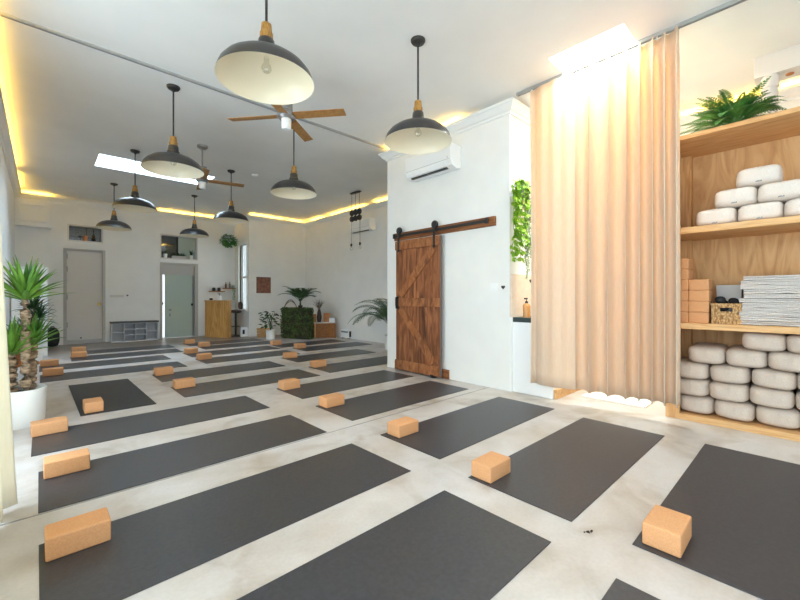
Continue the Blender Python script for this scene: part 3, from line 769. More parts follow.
def make_ac(name, label, x, y0, y1, z0, z1, d):
    """wall at x, unit projects toward -x"""
    t = thing(name, label, 'air conditioner', (0, 0, 0)); h = z1-z0
    pr = [(x, z0+.02), (x-d*.45, z0), (x-d*.85, z0+h*.10), (x-d, z0+h*.30), (x-d, z1-.02), (x-d+.02, z1), (x, z1)]
    MB().prism([(px, y0, pz) for px, pz in pr], (0, y1-y0, 0)).build('body', 'white', t)
    MB().prism([(x-d*.99, y0+.09, z0+h*.30), (x-d*.87, y0+.09, z0+h*.14), (x-d*.90, y0+.09, z0+h*.115), (x-d*1.01, y0+.09, z0+h*.275)], (0, y1-y0-.18, 0)).build('louver', 'white', t)
    MB().box(x-d*.80, x-d*.62, y0+.10, y1-.07, z0+.004, z0+h*.062, 0, mtx=None).build('air_slot', 'black', t)
    MB().box(x-d-.002, x-d, y0+.02, y1-.02, z0+h*.335, z0+h*.345).build('panel_seam', 'greymetal', t)
    MB().box(x-d-.002, x-d, y0+.05, y0+.055, z0+h*.38, z0+h*.46).build('indicator', 'greymetal', t)
    return t
make_ac('air_conditioner', 'white wall air conditioner above the barn door', BX+.002, 3.09, 3.91, 2.755, 3.06, .215)
make_ac('air_conditioner', 'small looking white air conditioner on the far right wall behind the pulley pendant', XR+.002, 7.22, 8.02, 2.72, 3.02, .20)

# ------------------------------------------------------------------ counter alcove
t = thing('counter_cabinet', 'white counter cabinet with a dark top against the end of the barn door wall', 'cabinet', (0, 0, 0))
m = MB(); m.box(4.005, 4.80, 1.875, BY0-.024, 0, .81, .003, 1); m.build('body', 'door_white', t)
MB().box(4.005, 4.80, 1.865, BY0-.024, .81, .865, .003, 1).build('countertop', 'counter', t)
MB().box(4.02, 4.80, 1.845, 1.875, 0, .10, .003, 1).build('toe_board', 'pine', t)
struct(MB().box(BX+.0, 4.80, BY0-.0235, BY0, .8655, 1.37).build('trim_13', 'tile'))
struct(MB().box(BX+.0, 4.80, BY0-.0235, BY0, 0, .8655).build('trim_15', 'trim'))
def bottle(label, x, y, z, r, h, mat):
    t = thing('soap_bottle', label, 'bottle', (x, y, z))
    MB().lathe([(0, 0), (r, 0), (r, h*.72), (r*.85, h*.80), (r*.35, h*.86), (r*.35, h*.9), (0, h*.9)], seg=20).build('bottle', mat, t, True)
    p = MB().cyl(r*.42, h*.9, h*1.0, seg=14); p.cyl(r*.12, h, h*1.15, seg=8); p.box(-r*1.1, r*.3, -r*.18, r*.18, h*1.12, h*1.22); p.build('pump', 'black', t, True)
bottle('amber soap bottle with a black pump on the dark counter', 4.07, 2.215, .8655, .042, .185, 'amber')
tag(MB().cyl(.03, 0, .12, seg=16).build('jar', 'black', None, True, loc=(4.32, 2.22, .8655)), 'short black jar on the dark counter by the curtain edge', 'jar')
tag(heart(4.42, 1.30, .024, 'y', BY0-.0235, .006).build('wall_hook', 'black'), 'small black heart shaped hook on the beige tile above the counter', 'hook')

def hanging_plant(name, label, shelf, vines, leafmat, leafL, leafW, step):
    t = thing(name, label, 'plant', shelf)
    MB().lathe([(0, 0), (.06, 0), (.075, .11), (.068, .11), (.064, .095), (0, .095)], seg=18).build('pot', 'pot', t, True)
    b = MB()
    for (dx, dy, L) in vines:
        p = Vector((dx*.5, dy*.5, .11)); q = Vector((dx, dy, .06)); pts = [p, p.lerp(q, .5)+Vector((0, 0, .05)), q]; n = int(L/.05)
        for i in range(1, n): pts.append(q+Vector((.014*math.sin(i*1.1+dx*40), .010*math.cos(i*.9+dy*30), -.05*i)))
        b.tube(pts, .003, 5)
        for i in range(len(pts)-1):
            for k in range(step):
                c = pts[i].lerp(pts[i+1], rnd.random()); a = rnd.uniform(PI*.9, PI*2.1)
                b.leaf(c, (rnd.uniform(-.4, .4), -1, rnd.uniform(.0, .8)), (math.cos(a), math.sin(a)*.5, rnd.uniform(-1.1, .2)), leafL*rnd.uniform(.7, 1.2), leafW*rnd.uniform(.8, 1.2))
    b.build('foliage', leafmat, t)
    return t
m = MB(); m.box(3.985, 4.75, BY0-.16, BY0, 2.27, 2.295, .002, 1)
tag(m.build('wall_shelf', 'door_white'), 'narrow white wall shelf carrying the trailing plants beside the curtain', 'shelf')
hanging_plant('trailing_plant', 'bright green trailing plant hanging at the edge of the barn door wall', (4.065, 2.29, 2.2955),
    [(-.10, -.06, .95), (-.13, -.02, .80), (-.06, -.09, .75), (-.13, -.06, .62), (-.12, .02, .9), (.0, -.09, .3), (-.10, 0, .7)], 'pothos', .07, .055, 3)
hanging_plant('trailing_plant', 'grey green stringy plant trailing lowest beside the curtain', (4.225, 2.29, 2.2955),
    [(-.13, -.085, 1.0), (-.16, -.08, .9), (-.10, -.09, .85), (-.14, -.06, 1.1), (-.18, -.06, .75), (-.09, -.07, .8), (-.17, -.085, .95)], 'pearls', .028, .02, 7)

tag(MB().box(4.35, 5.1, 1.10, 1.715, .0003, .014, .004).build('bath_mat', 'matwhite'), 'white mat on the floor under the beige curtain', 'mat')

# ------------------------------------------------------------------ shelving
SF, SB_, SL, SR = 4.20, 4.82, .885, -.75
t = thing('shelving_unit', 'tall plywood and pine shelving unit at the right edge of the photo', 'shelf', (0, 0, 0))
MB().box(SB_, SB_+.018, SR, SL+.018, 0, 2.52).build('back_panel', 'ply', t)
MB().box(SF+.04, SB_, SL, SL+.018, 0, 2.51).build('side_panel', 'ply', t)
MB().box(SF, SF+.038, .797, SL+.018, 0, 2.508, .002, 1).build('front_post', 'pinev', t)
m = MB()
for z0, z1 in ((.05, .815), (.868, 1.665), (1.722, 2.508)): m.box(SB_-.09, SB_, .80, SL, z0, z1)
m.build('back_post', 'pinev', t)
for z0, z1 in ((0, .05), (.816, .867), (1.666, 1.721)):
    MB().box(SF-.002, SB_, SR, .7965, z0, z1, .002, 1).build('shelf_board', 'pine', t)
for z0, z1 in ((0.001, .05), (.816, .867), (1.666, 1.721)):
    MB().box(SF+.04, SB_, .7965, SL, z0, z1).build('shelf_end', 'pine', t)
MB().box(SF-.005, SB_+.018, SR, SL+.018, 2.51, 2.548, .002, 1).build('top_board', 'pine', t)
MB().box(SF-.002, SB_, SR-.04, SR, 0, 2.51).build('side_panel', 'ply', t)

# bolsters
def make_bolster(mat, w, h, d, tagged):
    t = thing('bolster', None, 'bolster')
    MB().blob(d/2, w/2, h/2, 4.6, (d/2, 0, h/2), 11, .012, 1.3 if tagged else 4.1).build('cushion', mat, t, True, ang=180)
    b = MB(); rows = []
    for i in range(13):
        a = -1.25+2.5*i/12; px = -abs(math.cos(a))**(2/4.6)*d/2; pz = math.copysign(abs(math.sin(a))**(2/4.6), math.sin(a))*h/2
        rows.append((px*1.008+d/2-.003, pz*1.01+h/2))
    for y in (-.014, .010):
        A = [[b.bm.verts.new((px, y+dy, pz)) for dy in (0, .006)] for px, pz in rows]
        for P, Q in zip(A, A[1:]): b.bm.faces.new((P[0], P[1], Q[1], Q[0]))
    o = b.build('handle_strap', mat, t)
    sm = o.modifiers.new('thick', 'SOLIDIFY'); sm.thickness = .006
    if tagged: MB().box(.006, .012, -.022, .016, .018, .032).build('fabric_tag', 'greymetal', t)
    return t
ORD = ['first', 'second', 'third', 'fourth', 'fifth']
BG = [(.06, [.7, .438, .165, -.11], 'bottom row'), (.211, [.735, .468, .205, -.06], 'second row up'), (.362, [.735, .466, .199, -.066], 'third row up'), (.513, [.622, .356, .095], 'fourth row up'), (.664, [.252, -.012], 'top row')]
g0 = make_bolster('bolster_grey', .268, .157, .54, False)
g0['group'] = 'grey bolsters in the lowest shelf compartment'
first = True
for z, cs, rn in BG:
    for i, c in enumerate(cs):
        l = 'grey bolster in the lowest shelf compartment, %s, %s from the left' % (rn, ORD[i])
        x = 4.245+rnd.uniform(0, .018); rz = math.radians(rnd.uniform(-2.0, 2.0))
        zz = z-.0095
        if first: g0.location = (x, c, zz); g0['label'] = l; first = False
        else: dup(g0, (x, c, zz), rz, l).rotation_euler.x = math.radians(rnd.uniform(-3, 3))
w0 = make_bolster('bolster_white', .284, .156, .54, True)
w0['group'] = 'white bolsters on the upper shelf'
first = True
for z, cs, rn in [(1.7215, [.559, .276, -.006], 'bottom row'), (1.8720, [.432, .150], 'middle row'), (2.0225, [.280], 'top')]:
    for i, c in enumerate(cs):
        l = 'white bolster on the upper shelf, '+('alone on top of the pile' if rn == 'top' else '%s, %s from the left' % (rn, ORD[i]))
        x = 4.235+rnd.uniform(0, .015); rz = math.radians(rnd.uniform(-3, 3))
        if first: w0.location = (x, c, z); w0['label'] = l; first = False
        else: dup(w0, (x, c, z), rz, l)
# blocks on shelf
for y, n, nm in ((.668, 4, 'four-high'), (.812, 6, 'six-high')):
    for k in range(n):
        b = blk0.copy(); COL.objects.link(b); b.location = (4.365+rnd.uniform(-.004, .004), y, .8675+k*(BH+.0004)); b.rotation_euler = (0, 0, math.radians(rnd.uniform(-.6, .6)))
        l = 'cork block in the %s stack on the middle shelf, %s from the bottom' % (nm, (ORD+['sixth'])[k])
        tag(b, l, 'yoga block', 'cork blocks stacked on the middle shelf')
# basket
t = thing('basket', 'woven seagrass basket with a dark hand hole on the middle shelf', 'basket', (4.27, .48, .8675))
m = MB(); w, d, h, th = .20, .30, .17, .012
m.box(0, d, -w/2, w/2, 0, th); m.box(d-th, d, -w/2, w/2, th, h); m.box(0, d-th, -w/2, -w/2+th, th, h); m.box(0, d-th, w/2-th, w/2, th, h)
hw, z0, z1 = .042, .108, .140
m.box(0, th, -w/2+th, w/2-th, th, z0); m.box(0, th, -w/2+th, -hw, z0, z1); m.box(0, th, hw, w/2-th, z0, z1); m.box(0, th, -w/2+th, w/2-th, z1, h)
m.build('basket_body', 'basket', t)
m = MB(); m.tube([(.006, -w/2, h), (.006, w/2, h), (d-.006, w/2, h), (d-.006, -w/2, h), (.006, -w/2, h)], .008, 8); m.build('rim', 'basket', t, True)
s = MB()
for i in range(9):
    c = (rnd.uniform(4.31, 4.52), rnd.uniform(.42, .54), rnd.uniform(.97, 1.075)); r = rnd.uniform(.028, .04)
    s.blob(r, r, r*.8, 2.4, c, 3, .012, i)
tag(s.build('yoga_straps', 'darkfabric', None, True), 'black rolled straps heaped in the woven basket', 'straps')
t = thing('storage_bin', 'plain grey bin behind the woven basket', 'bin', (4.60, .49, .8675))
m = MB(); m.lathe([(0, 0), (.105, 0), (.125, .34), (.119, .34), (.10, .01), (0, .01)], seg=4, mtx=Matrix.Rotation(PI/4, 4, 'Z')); m.build('bin_body', 'bin', t)
# blankets
NB = 11
def make_blanket(i):
    bm = MB(); h = .0362; sd = i*3.1; D, W, NY = .46, .52, 30; q = h/4; lay = rnd.choice((2, 2, 3)); q = h/2/lay
    prof = [(D, h)]
    for L_ in range(lay):
        zc = h-q-2*q*L_; off = rnd.uniform(0, .014)
        for k in range(7):
            a = PI/2-PI*k/6; prof.append((off+q*.9-q*1.3*math.cos(a), zc+q*.96*math.sin(a)))
    prof.append((D, 0)); rows = []
    for yy in range(NY+1):
        y = -W*yy/NY; row = []
        for x, z in prof:
            f = max(0, 1-x/.15); dx = .012*noise.noise(Vector((y*7+sd, z*60, sd)))*f; dz = .004*noise.noise(Vector((x*6, y*9+sd, 2)))
            row.append(bm.bm.verts.new((x+dx, y, z+dz)))
        rows.append(row)
    for A, B in zip(rows, rows[1:]):
        for k in range(len(A)): l = (k+1) % len(A); bm.bm.faces.new((A[k], A[l], B[l], B[k]))
    bm.bm.faces.new(rows[0]); bm.bm.faces.new(rows[-1][::-1])
    return bm.build('folded_blanket', 'blanket', None, True, ang=50)
for i in range(NB):
    o = make_blanket(i); o.location = (4.235+rnd.uniform(0, .028), .385+rnd.uniform(-.02, .012)-(.0 if i != 9 else -.02), .869+i*.0368); o.rotation_euler = (0, 0, math.radians(rnd.uniform(-1.2, 1.2)))
    k = NB-1-i
    nm = 'topmost' if k == 0 else ('bottom' if i == 0 else ['', 'second', 'third', 'fourth', 'fifth', 'sixth', 'seventh', 'eighth', 'ninth', 'tenth'][k])
    tag(o, 'folded pale blanket, %s in the pile on the middle shelf%s' % (nm, '' if nm in ('topmost', 'bottom') else ' counted from the top'), 'blanket', 'folded blankets on the middle shelf')
# fern
t = thing('fern', 'green fern spilling over the top of the shelving', 'plant', (4.46, .44, 2.5485))
MB().lathe([(0, 0), (.05, 0), (.06, .06), (.055, .06), (.05, .05), (0, .05)], seg=20).build('pot', 'soil', t, True)
b = MB()
for i in range(84):
    az = rnd.uniform(0, 2*PI); b.frond((.03*math.cos(az), .03*math.sin(az), .06), az, rnd.uniform(.4, 1.5), rnd.uniform(.24, .38), rnd.uniform(.7, 1.8), 14, .062, .015, .15, .003)
for az, L, e in ((1.75, .42, .25), (2.0, .38, .4), (1.5, .36, .25), (2.4, .34, .5), (1.65, .34, .15)):
    b.frond((-.02, .02, .06), az, e, L, .6, 17, .07, .014, .1, .003)
for v in b.bm.verts:
    if v.co.z < .004: v.co.z = .004+rnd.uniform(0, .01)
b.build('foliage', 'fernleaf', t)
# boxed beam and pipe above the shelving
t = thing('boxed_beam', 'white boxed beam with a vertical pipe above the shelving in the top right corner', 'beam', (0, 0, 0))
m = MB(); m.box(5.06, 5.30, -1.2, .36, 3.22, CEIL); m.build('beam', 'offwhite', t)
MB().cyl(.055, 2.62, 3.22, (5.1, .25), 20).build('pipe', 'offwhite', t, True)
MB().cyl(.066, 3.10, 3.2, (5.1, .25), 20).build('pipe_collar', 'offwhite', t, True)
MB().cyl(.055, 0, 2.62, (5.1, .25), 20).build('pipe', 'offwhite', t, True)
for y in (.12, .0): MB().cyl(.03, 3.212, 3.22, (5.18, y), 16).build('bracket', 'terracotta', t, True)

# ------------------------------------------------------------------ yucca and its neighbours
t = thing('yucca', 'tall yucca with two thick trunks in a big white pot by the left wall', 'plant', (-.135, 4.63, 0))
MB().lathe([(0, 0), (.150, 0), (.157, .03), (.172, .305), (.165, .315), (.157, .305), (.152, .26), (0, .26)], seg=40).build('pot', 'pot', t, True)
MB().lathe([(0, .282), (.153, .275), (.150, .262), (0, .262)], seg=30).build('soil', 'soil', t, True)
def trunk(p0, p1, r, seed):
    b = MB(); pts = [Vector(p0).lerp(Vector(p1), i/14)+Vector((.006*noise.noise(Vector((i*.6, seed, 0))), .006*noise.noise(Vector((i*.6, seed, 5))), 0)) for i in range(15)]
    b.tube(pts, r, 14, r*.86)
    for v in b.bm.verts: v.co += Vector((noise.noise(v.co*40), noise.noise(v.co*40+Vector((9, 0, 0))), 0))*.004
    return b.build('trunk', 'trunk', t, True)
trunk((.035, -.02, .27), (.03, -.02, 1.10), .039, 1)
trunk((-.055, .0, .27), (-.058, .0, .62), .046, 2)
trunk((.06, .07, .27), (.075, .08, .68), .042, 3)
def crownleaves(c, n, L, w, parent, mat, e0=-.15, e1=1.45):
    b = MB()
    for i in range(n):
        f = i/n; az = i*2.399+rnd.uniform(-.2, .2); el = e0+(e1-e0)*f**.8+rnd.uniform(-.1, .1)
        b.strap((c[0]+.03*math.cos(az), c[1]+.03*math.sin(az), c[2]+.07*f), az, el, L*rnd.uniform(.75, 1.05), w, rnd.uniform(.2, .8)*(1.1-f), 7)
    for v in b.bm.verts:
        wx = v.co.x+t.location.x
        if wx < XL+.02: v.co.x = XL+.02-t.location.x+rnd.uniform(0, .004)
    return b.build('foliage', mat, parent)
crownleaves((.03, -.02, 1.07), 60, .335, .04, t, 'yucca', .25)
crownleaves((-.058, .0, .60), 46, .30, .042, t, 'yucca', .3)
crownleaves((.075, .08, .67), 34, .25, .038, t, 'yucca', .3)

t = thing('dracaena', 'dark green bushy plant in a small white pot behind the yucca', 'plant', (-.10, 8.9, 0))
MB().lathe([(0, 0), (.10, 0), (.13, .22), (.12, .22), (.115, .2), (0, .2)], seg=24).build('pot', 'pot', t, True)
b = MB()
for (x, y, z) in ((-.03, 0, .5), (.05, .02, .72), (.0, -.04, .92)): b.tube([(x*.5, y*.5, .19), (x, y, z)], .012, 7)
b.build('stem', 'trunk', t, True)
for c in ((-.03, 0, .48), (.05, .02, .70), (.0, -.04, .88)): crownleaves(c, 34, .30, .04, t, 'darkleaf', -.2)
t = thing('wooden_stool', 'small orange brown wooden plant stand on the floor behind the yucca pot', 'stand', (-.17, 6.6, 0))
MB().lathe([(0, .26), (.15, .26), (.155, .275), (.15, .29), (0, .29)], seg=24).build('seat', 'terracotta', t, True)
for k in range(4):
    a = PI/4+k*PI/2; MB().tube([(.13*math.cos(a), .13*math.sin(a), 0), (.085*math.cos(a), .085*math.sin(a), .262)], .016, 8).build('leg', 'terracotta', t, True)
small_pot_plant('potted_plant', 'drooping plant in a terracotta pot on the plant stand behind the yucca', (-.17, 6.6, .2905), .09, .14, 'terracotta', 'yucca', 18, .30, .03, el=(.3, 1.3))

# ------------------------------------------------------------------ reception corner
ang = math.atan2(10.62-11.35, 3.68-3.27)
t = thing('reception_desk', 'plain oak reception desk in the far corner right of the pale green door', 'desk', (3.27, 11.33, 0), ang)
L_ = math.hypot(.36, .64)
MB().box(0, L_, 0, .025, 0, .985, .002, 1).build('front_panel', 'desk', t)
MB().box(-.015, L_+.015, -.015, .19, .985, 1.01, .002, 1).build('top', 'desk', t)
MB().box(0, .025, .025, .17, 0, .985).build('side_panel', 'desk', t)
MB().box(L_-.025, L_, .025, .17, 0, .985).build('side_panel', 'desk', t)
tag(MB().blob(.05, .04, .03, 2.5, (0, 0, .03), 3, .01, 2).build('pouch', 'darkfabric', None, True, loc=(3.40, 11.24, 1.0105)), 'small dark pouch on the left end of the reception desk', 'pouch')
bottle('white pump bottle with a black top on the reception desk', 3.54, 10.98, 1.0105, .045, .15, 'white')

t = thing('bar_stool', 'dark leather stool on a black post beside the reception desk', 'stool', (3.96, 10.95, 0))
MB().blob(.16, .16, .05, 2.6, (0, 0, .70), 5).build('seat', 'leather', t, True)
MB().blob(.03, .16, .11, 2.6, (.13, 0, .86), 5).build('backrest', 'leather', t, True)
MB().cyl(.028, .03, .65, seg=14).build('post', 'black', t, True)
MB().lathe([(0, 0), (.18, 0), (.18, .015), (.04, .035), (0, .035)], seg=28).build('base', 'black', t, True)
m = MB(); pts = [(.11*math.cos(i*PI/8), .11*math.sin(i*PI/8), .28) for i in range(17)]; m.tube(pts, .009, 6); m.tube([(-.11, 0, .28), (.11, 0, .28)], .009, 6); m.build('foot_ring', 'black', t, True)

def wshelf(x0, x1, z, label):
    o = MB().box(x0, x1, YB-.14, YB, z-.022, z, .002, 1).build('wall_shelf', 'walnut'); return tag(o, label, 'shelf')
wshelf(3.48, 3.88, 1.27, 'lower small wooden wall shelf over the reception desk')
wshelf(3.86, 4.195, 1.36, 'upper small wooden wall shelf over the reception desk, nearer the window')
for x, l in ((3.60, 'left black jar on the lower wall shelf'), (3.74, 'right black jar on the lower wall shelf')):
    tag(MB().lathe([(0, 0), (.042, 0), (.045, .07), (.035, .09), (.035, .10), (0, .10)], seg=16).build('jar', 'black', None, True, loc=(x, YB-.07, 1.2705)), l, 'jar')
for x, h, mt, l in ((3.93, .17, 'copper', 'reddish bottle at the left end of the upper wall shelf'), (4.04, .19, 'dry', 'tall dark bottle in the middle of the upper wall shelf')):
    tag(MB().lathe([(0, 0), (.024, 0), (.024, h*.65), (.010, h*.78), (.010, h), (0, h)], seg=14).build('bottle', mt, None, True, loc=(x, YB-.07, 1.3605)), l, 'bottle')
t = thing('trailing_plant', 'thin trailing plant at the right end of the upper wall shelf', 'plant', (4.13, YB-.07, 1.3605))
MB().lathe([(0, 0), (.03, 0), (.04, .06), (.034, .06), (0, .05)], seg=14).build('pot', 'bin', t, True)
b = MB()
for i in range(40):
    z = rnd.uniform(-.33, .09); b.leaf((rnd.uniform(-.03, .02), -.075-rnd.uniform(0, .02), z) if z < .03 else (rnd.uniform(-.05, .03), rnd.uniform(-.06, .03), z+.02), (0, -1, .3), (rnd.uniform(-1, 1), -.3, -.8), .05, .022)
b.tube([(0, 0, .05), (0, -.06, .09), (-.005, -.085, .04), (0, -.085, -.33)], .003, 5)
b.build('foliage', 'pearls', t)
t = thing('hanging_plant', 'round leafy plant hanging from the ceiling in the far corner over the reception desk', 'plant', (3.90, 11.3, 0))
MB().lathe([(0, 2.62), (.08, 2.64), (.10, 2.74), (.09, 2.74), (0, 2.70)], seg=18).build('pot', 'pot', t, True)
MB().tube([(0, 0, 2.72), (0, 0, CEIL)], .003, 5).build('cord', 'white', t)
b = MB()
for i in range(520):
    d = Vector((rnd.gauss(0, 1), rnd.gauss(0, 1), rnd.gauss(0, .9))).normalized()*rnd.uniform(.05, .22)
    b.leaf(Vector((0, 0, 2.72))+Vector((d.x, d.y, d.z*.75-.02)), d+Vector((0, 0, .5)), d+Vector((rnd.uniform(-.2, .2), rnd.uniform(-.2, .2), -.1)), .075, .055)
b.build('foliage', 'fernleaf', t)

# alcove window
f = MB(); x = PX; y0, y1, z0, z1 = 10.74, 11.32, .75, 2.60
f.box(x-.02, x+.10, y0-.06, y0, z0-.06, z1+.06); f.box(x-.02, x+.10, y1, y1+.06, z0-.06, z1+.06); f.box(x-.02, x+.10, y0, y1, z1, z1+.06); f.box(x-.05, x+.10, y0-.06, y1+.06, z0-.06, z0)
f.box(x+.04, x+.08, y0, y1, 1.63, 1.69)
w = struct(f.build('window_7', 'trim')); MB().box(x+.055, x+.062, y0, y1, z0, z1).build('pane', 'pane', w)
MB().box(x-.005, x+.02, y1-.17, y1-.12, z0, z1).build('sash', 'framegrey', w)
m = MB(); m.box(3.98, PX, 10.95, 11.45, .655, .685)
tag(m.build('wall_ledge', 'door_white'), 'white ledge under the far window behind the stool', 'shelf')
m = MB(); m.box(4.02, PX-.005, 10.72, 10.80, 0, .26, .004)
t = tag(m.build('door_stop_box', 'white'), 'small white box with a black mark on the floor under the far window', 'box'); MB().box(4.06, 4.12, 10.716, 10.72, .07, .19).build('mark', 'black', t)

# picture
t = thing('picture', 'small square reddish brown picture on the wall over the greenery box', 'picture', (0, 0, 0))
MB().box(4.41, 4.80, PY-.02, PY, 1.22, 1.655).build('canvas', 'copper', t)
m = MB(); m.box(4.40, 4.81, PY-.025, PY, 1.21, 1.22); m.box(4.40, 4.81, PY-.025, PY, 1.655, 1.665); m.box(4.40, 4.41, PY-.025, PY, 1.22, 1.655); m.box(4.80, 4.81, PY-.025, PY, 1.22, 1.655); m.build('frame', 'artedge', t)

# greenery covered box
t = thing('greenery_box', 'tall box covered in dark green leaves below the small brown picture', 'planter', (4.66, 9.60, 0), math.atan2(8.76-9.60, 5.02-4.66))
Lh = math.hypot(.36, .84); Dh, Hh = .16, .80
MB().box(.02, Lh-.02, .02, Dh, .0, Hh-.02).build('box', 'soil', t)
b = MB()
for i in range(2600):
    q = rnd.random()
    if q < .55: p = (rnd.uniform(0, Lh), rnd.uniform(-.01, .02), rnd.uniform(.0, Hh)); n_ = (0, -1, .2)
    elif q < .75: p = (rnd.uniform(0, Lh), rnd.uniform(0, Dh), Hh-rnd.uniform(0, .03)); n_ = (0, 0, 1)
    elif q < .88: p = (rnd.uniform(-.01, .02), rnd.uniform(0, Dh), rnd.uniform(0, Hh)); n_ = (-1, 0, .2)
    else: p = (Lh-rnd.uniform(-.01, .02), rnd.uniform(0, Dh), rnd.uniform(0, Hh)); n_ = (1, 0, .2)
    d = Vector((rnd.uniform(-1, 1), rnd.uniform(-1, 1), rnd.uniform(-.6, 1)))+Vector(n_)*.6
    b.leaf(p, n_, d, rnd.uniform(.03, .055), .026)
for v in b.bm.verts: v.co.z = max(v.co.z, .003)
b.build('leaves', 'hedge', t)
def palm(name, label, loc, potr, poth, potmat, fr, stem, leafmat='palmleaf', lim=None):
    t = thing(name, label, 'plant', loc)
    MB().lathe([(0, 0), (potr*.8, 0), (potr, poth), (potr*.92, poth), (potr*.88, poth*.85), (0, poth*.85)], seg=22).build('pot', potmat, t, True)
    if stem: MB().tube([(0, 0, poth*.8), (0, 0, poth+stem)], .028, 8, .02).build('stem', leafmat, t, True)
    b = MB()
    for az, el, L, dr in fr: b.frond((0, 0, poth+stem*.9), az, el, L, dr, 20, .22, .022, .1, .006)
    if lim:
        for v in b.bm.verts: v.co.x = min(v.co.x, lim-loc[0])
    b.build('foliage', leafmat, t)
    return t
palm('potted_palm', 'upright palm in a low pot on top of the greenery box', (4.95, 9.11, .80), .06, .08, 'soil',
     [(i*2.399, .85+.6*((i*5) % 9)/9, rnd.uniform(.5, .68), rnd.uniform(1.1, 1.7)) for i in range(16)], .10)
tag((lambda m: ([m.tube([(4.72+.42*(i/16)*math.cos(-1.17)+dx*.03, 9.56+.42*(i/16)*math.sin(-1.17)+dx*.05, .81+.22*math.sin(PI*i/16)**.7*(1-.12*abs(dx))) for i in range(17)], .006, 6) for dx in (-1, 0, 1, 2)], m.build('wire_cloche', 'dry', None, True))[1])(MB()), 'arched wire frame on the left half of the greenery box', 'wire frame')
t = palm('potted_palm', 'large palm half hidden behind the barn door wall', (5.36, 5.98, 0), .17, .30, 'pot',
     [(i*2.399+.4, .75+.75*((i*7) % 12)/12, 1.08, 2.0) for i in range(28)], .16, lim=5.92)
# leafy plant in white pot + crate
t = thing('potted_plant', 'broad leafed plant in a white pot at the left of the greenery box', 'plant', (4.38, 9.63, 0))
MB().lathe([(0, 0), (.115, 0), (.125, .24), (.116, .24), (.112, .21), (0, .21)], seg=26).build('pot', 'pot', t, True)
b = MB()
for i in range(60):
    az = rnd.uniform(0, 2*PI); r = rnd.uniform(.02, .18); z = rnd.uniform(.32, .72); p = (r*math.cos(az)-.04, r*math.sin(az), z)
    b.leaf(p, (0, -.5, 1), (math.cos(az), math.sin(az), rnd.uniform(-.8, .4)), .13, .07)
for i in range(7): b.tube([(0, 0, .2), (rnd.uniform(-.06, .03), rnd.uniform(-.06, .06), .45), (rnd.uniform(-.16, .08), rnd.uniform(-.1, .1), .68)], .007, 5)
b.build('foliage', 'darkleaf', t)
t = thing('wooden_crate', 'small pale slatted crate against the wall behind the white plant pot', 'crate', (4.36, 10.22, 0))
m = MB()
for z in (0.0, .085, .17): m.box(0, .30, 0, .015, z+.005, z+.065); m.box(0, .30, .25, .265, z+.005, z+.065); m.box(0, .015, .015, .25, z+.005, z+.065)
m.build('slats', 'pine', t)
for x, y in ((.015, .015), (.27, .015), (.015, .235), (.27, .235)): MB().box(x, x+.015, y, y+.015, 0, .235).build('corner_post', 'pine', t)

# console with objects
t = thing('console', 'low brown wooden console with a pale top right of the greenery box', 'cabinet', (5.16, 8.99, 0), math.atan2(8.66-8.99, 5.76-5.16))
Lc = math.hypot(.60, .33)
MB().box(0, Lc, 0, .30, .40, .425, .003, 1).build('top', 'blanket', t)
MB().box(.01, Lc-.01, .25, .28, 0, .40).build('back_panel', 'walnut', t)
MB().box(.01, .03, .02, .25, 0, .40).build('side_panel', 'walnut', t)
MB().box(Lc-.03, Lc-.01, .02, .25, 0, .40).build('side_panel', 'walnut', t)
MB().box(.12, .15, .0, .25, 0, .40).build('divider', 'pine', t)
MB().box(.15, Lc-.03, .02, .04, .01, .395).build('door', 'walnut', t)
ca, sa = math.cos(math.atan2(-.33, .60)), math.sin(math.atan2(-.33, .60))
def onc(u, v): return (5.16+u*ca-v*sa, 8.99+u*sa+v*ca, .4255)
tag(MB().box(-.07, .07, -.06, .06, 0, .22, .004).build('cardboard_box', 'brownbox', None, False, onc(.10, .13), -.45), 'kraft box at the left end of the low brown console', 'box')
tag(MB().box(-.08, .08, -.06, .06, 0, .24, .004).build('cardboard_box', 'terracotta', None, False, onc(.45, .17), -.45), 'brown box in the middle of the low brown console', 'box')
tag(MB().box(-.07, .07, -.04, .04, 0, .12, .004).build('cardboard_box', 'white', None, False, onc(.58, .07), -.45), 'small white box at the right end of the low brown console', 'box')
t = thing('vase', 'dark vase of dry grey stems on the low brown console', 'vase', onc(.25, .17))
MB().lathe([(0, 0), (.05, 0), (.068, .12), (.05, .26), (.035, .32), (.04, .34), (.032, .34), (0, .05)], seg=18).build('vase_body', 'leather', t, True)
b = MB()
for i in range(46):
    az = rnd.uniform(0, 2*PI); e = rnd.uniform(.8, 1.45); b.strap((0, 0, .32), az, e, rnd.uniform(.22, .42), .012, rnd.uniform(.2, 1.2), 5)
for v in b.bm.verts:
    v.co.z = max(v.co.z, .05)
b.build('dried_stems', 'dry', t)
t = thing('heater', 'small white heater on the floor against the right wall', 'heater', (5.84, 8.20, 0))
MB().box(0, .10, 0, .36, .02, .235, .008).build('body', 'white', t)
MB().box(-.003, 0, .03, .33, .16, .20).build('grille', 'greymetal', t)
MB().box(.02, .08, -.004, 0, .05, .20).build('control_panel', 'black', t)
for y in (.04, .30): MB().box(.01, .09, y, y+.03, 0, .02).build('foot', 'black', t)

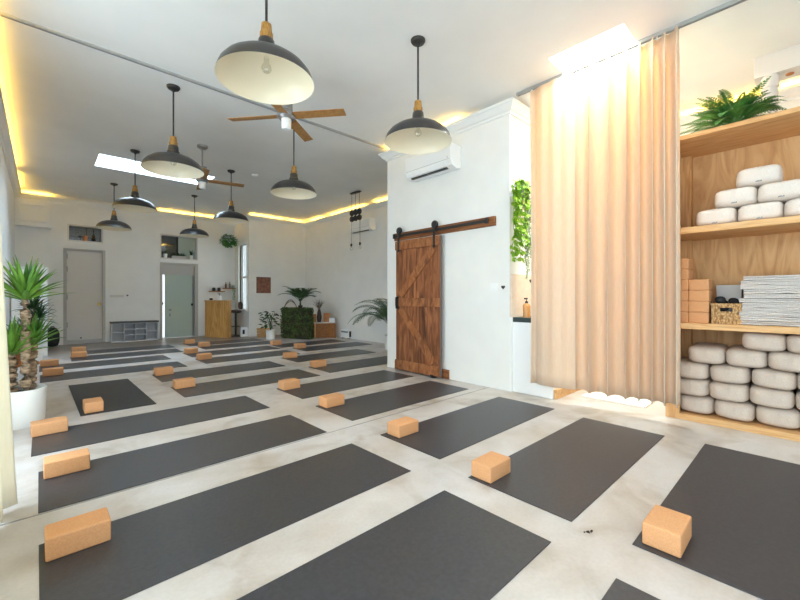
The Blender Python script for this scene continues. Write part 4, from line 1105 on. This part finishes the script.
# ------------------------------------------------------------------ light
def area(name, loc, rot, sx, sy, power, col):
    l = bpy.data.lights.new(name, 'AREA'); l.shape = 'RECTANGLE'; l.size = sx; l.size_y = sy; l.energy = power; l.color = col
    o = bpy.data.objects.new(name, l); COL.objects.link(o); o.location = loc; o.rotation_euler = rot
    return o
area('skylight_far', ((SK1[0]+SK1[1])/2, (SK1[2]+SK1[3])/2, CEIL+.6), (0, 0, 0), SK1[1]-SK1[0], SK1[3]-SK1[2], 210, (.72, .83, 1))
area('skylight_near', ((SK2[0]+SK2[1])/2, (SK2[2]+SK2[3])/2, CEIL+.6), (0, 0, 0), SK2[1]-SK2[0], SK2[3]-SK2[2], 430, (1, .96, .91))
area('daylight_left', (XL-.45, (LW[0]+LW[1])/2, (LW[2]+LW[3])/2), (0, -PI/2, 0), LW[3]-LW[2], LW[1]-LW[0], 450, (.84, .90, 1))
area('fill_front', ((FW[0]+FW[1])/2, YF-.5, (FW[2]+FW[3])/2), (-PI/2, 0, PI), FW[1]-FW[0], FW[3]-FW[2], 110, (.94, .97, 1))  # added soft fill from behind the camera, no known source there
area('daylight_alcove', (PX+.5, 11.03, 1.68), (0, PI/2, 0), 1.8, .55, 20, (.95, .97, 1))

w = bpy.data.worlds.new('World'); bpy.context.scene.world = w; w.use_nodes = True
w.node_tree.nodes['Background'].inputs[0].default_value = (.9, .95, 1, 1); w.node_tree.nodes['Background'].inputs[1].default_value = 1.3

# ------------------------------------------------------------------ camera
cam = bpy.data.cameras.new('camera'); co = bpy.data.objects.new('camera', cam); COL.objects.link(co)
F = 382.5; cam.sensor_width = 36; cam.lens = F/800*36; cam.shift_y = -3/800
co.location = (0, 0, 1.10); co.rotation_euler = (PI/2, 0, -math.radians(90-46.88)); cam.clip_start = .02
S = bpy.context.scene; S.camera = co
S.view_settings.view_transform = 'Standard'; S.view_settings.look = 'None'; S.view_settings.exposure = .1; S.view_settings.gamma = 1
S.view_settings.use_curve_mapping = False
S.cycles.max_bounces = 10; S.cycles.diffuse_bounces = 7; S.cycles.transparent_max_bounces = 16
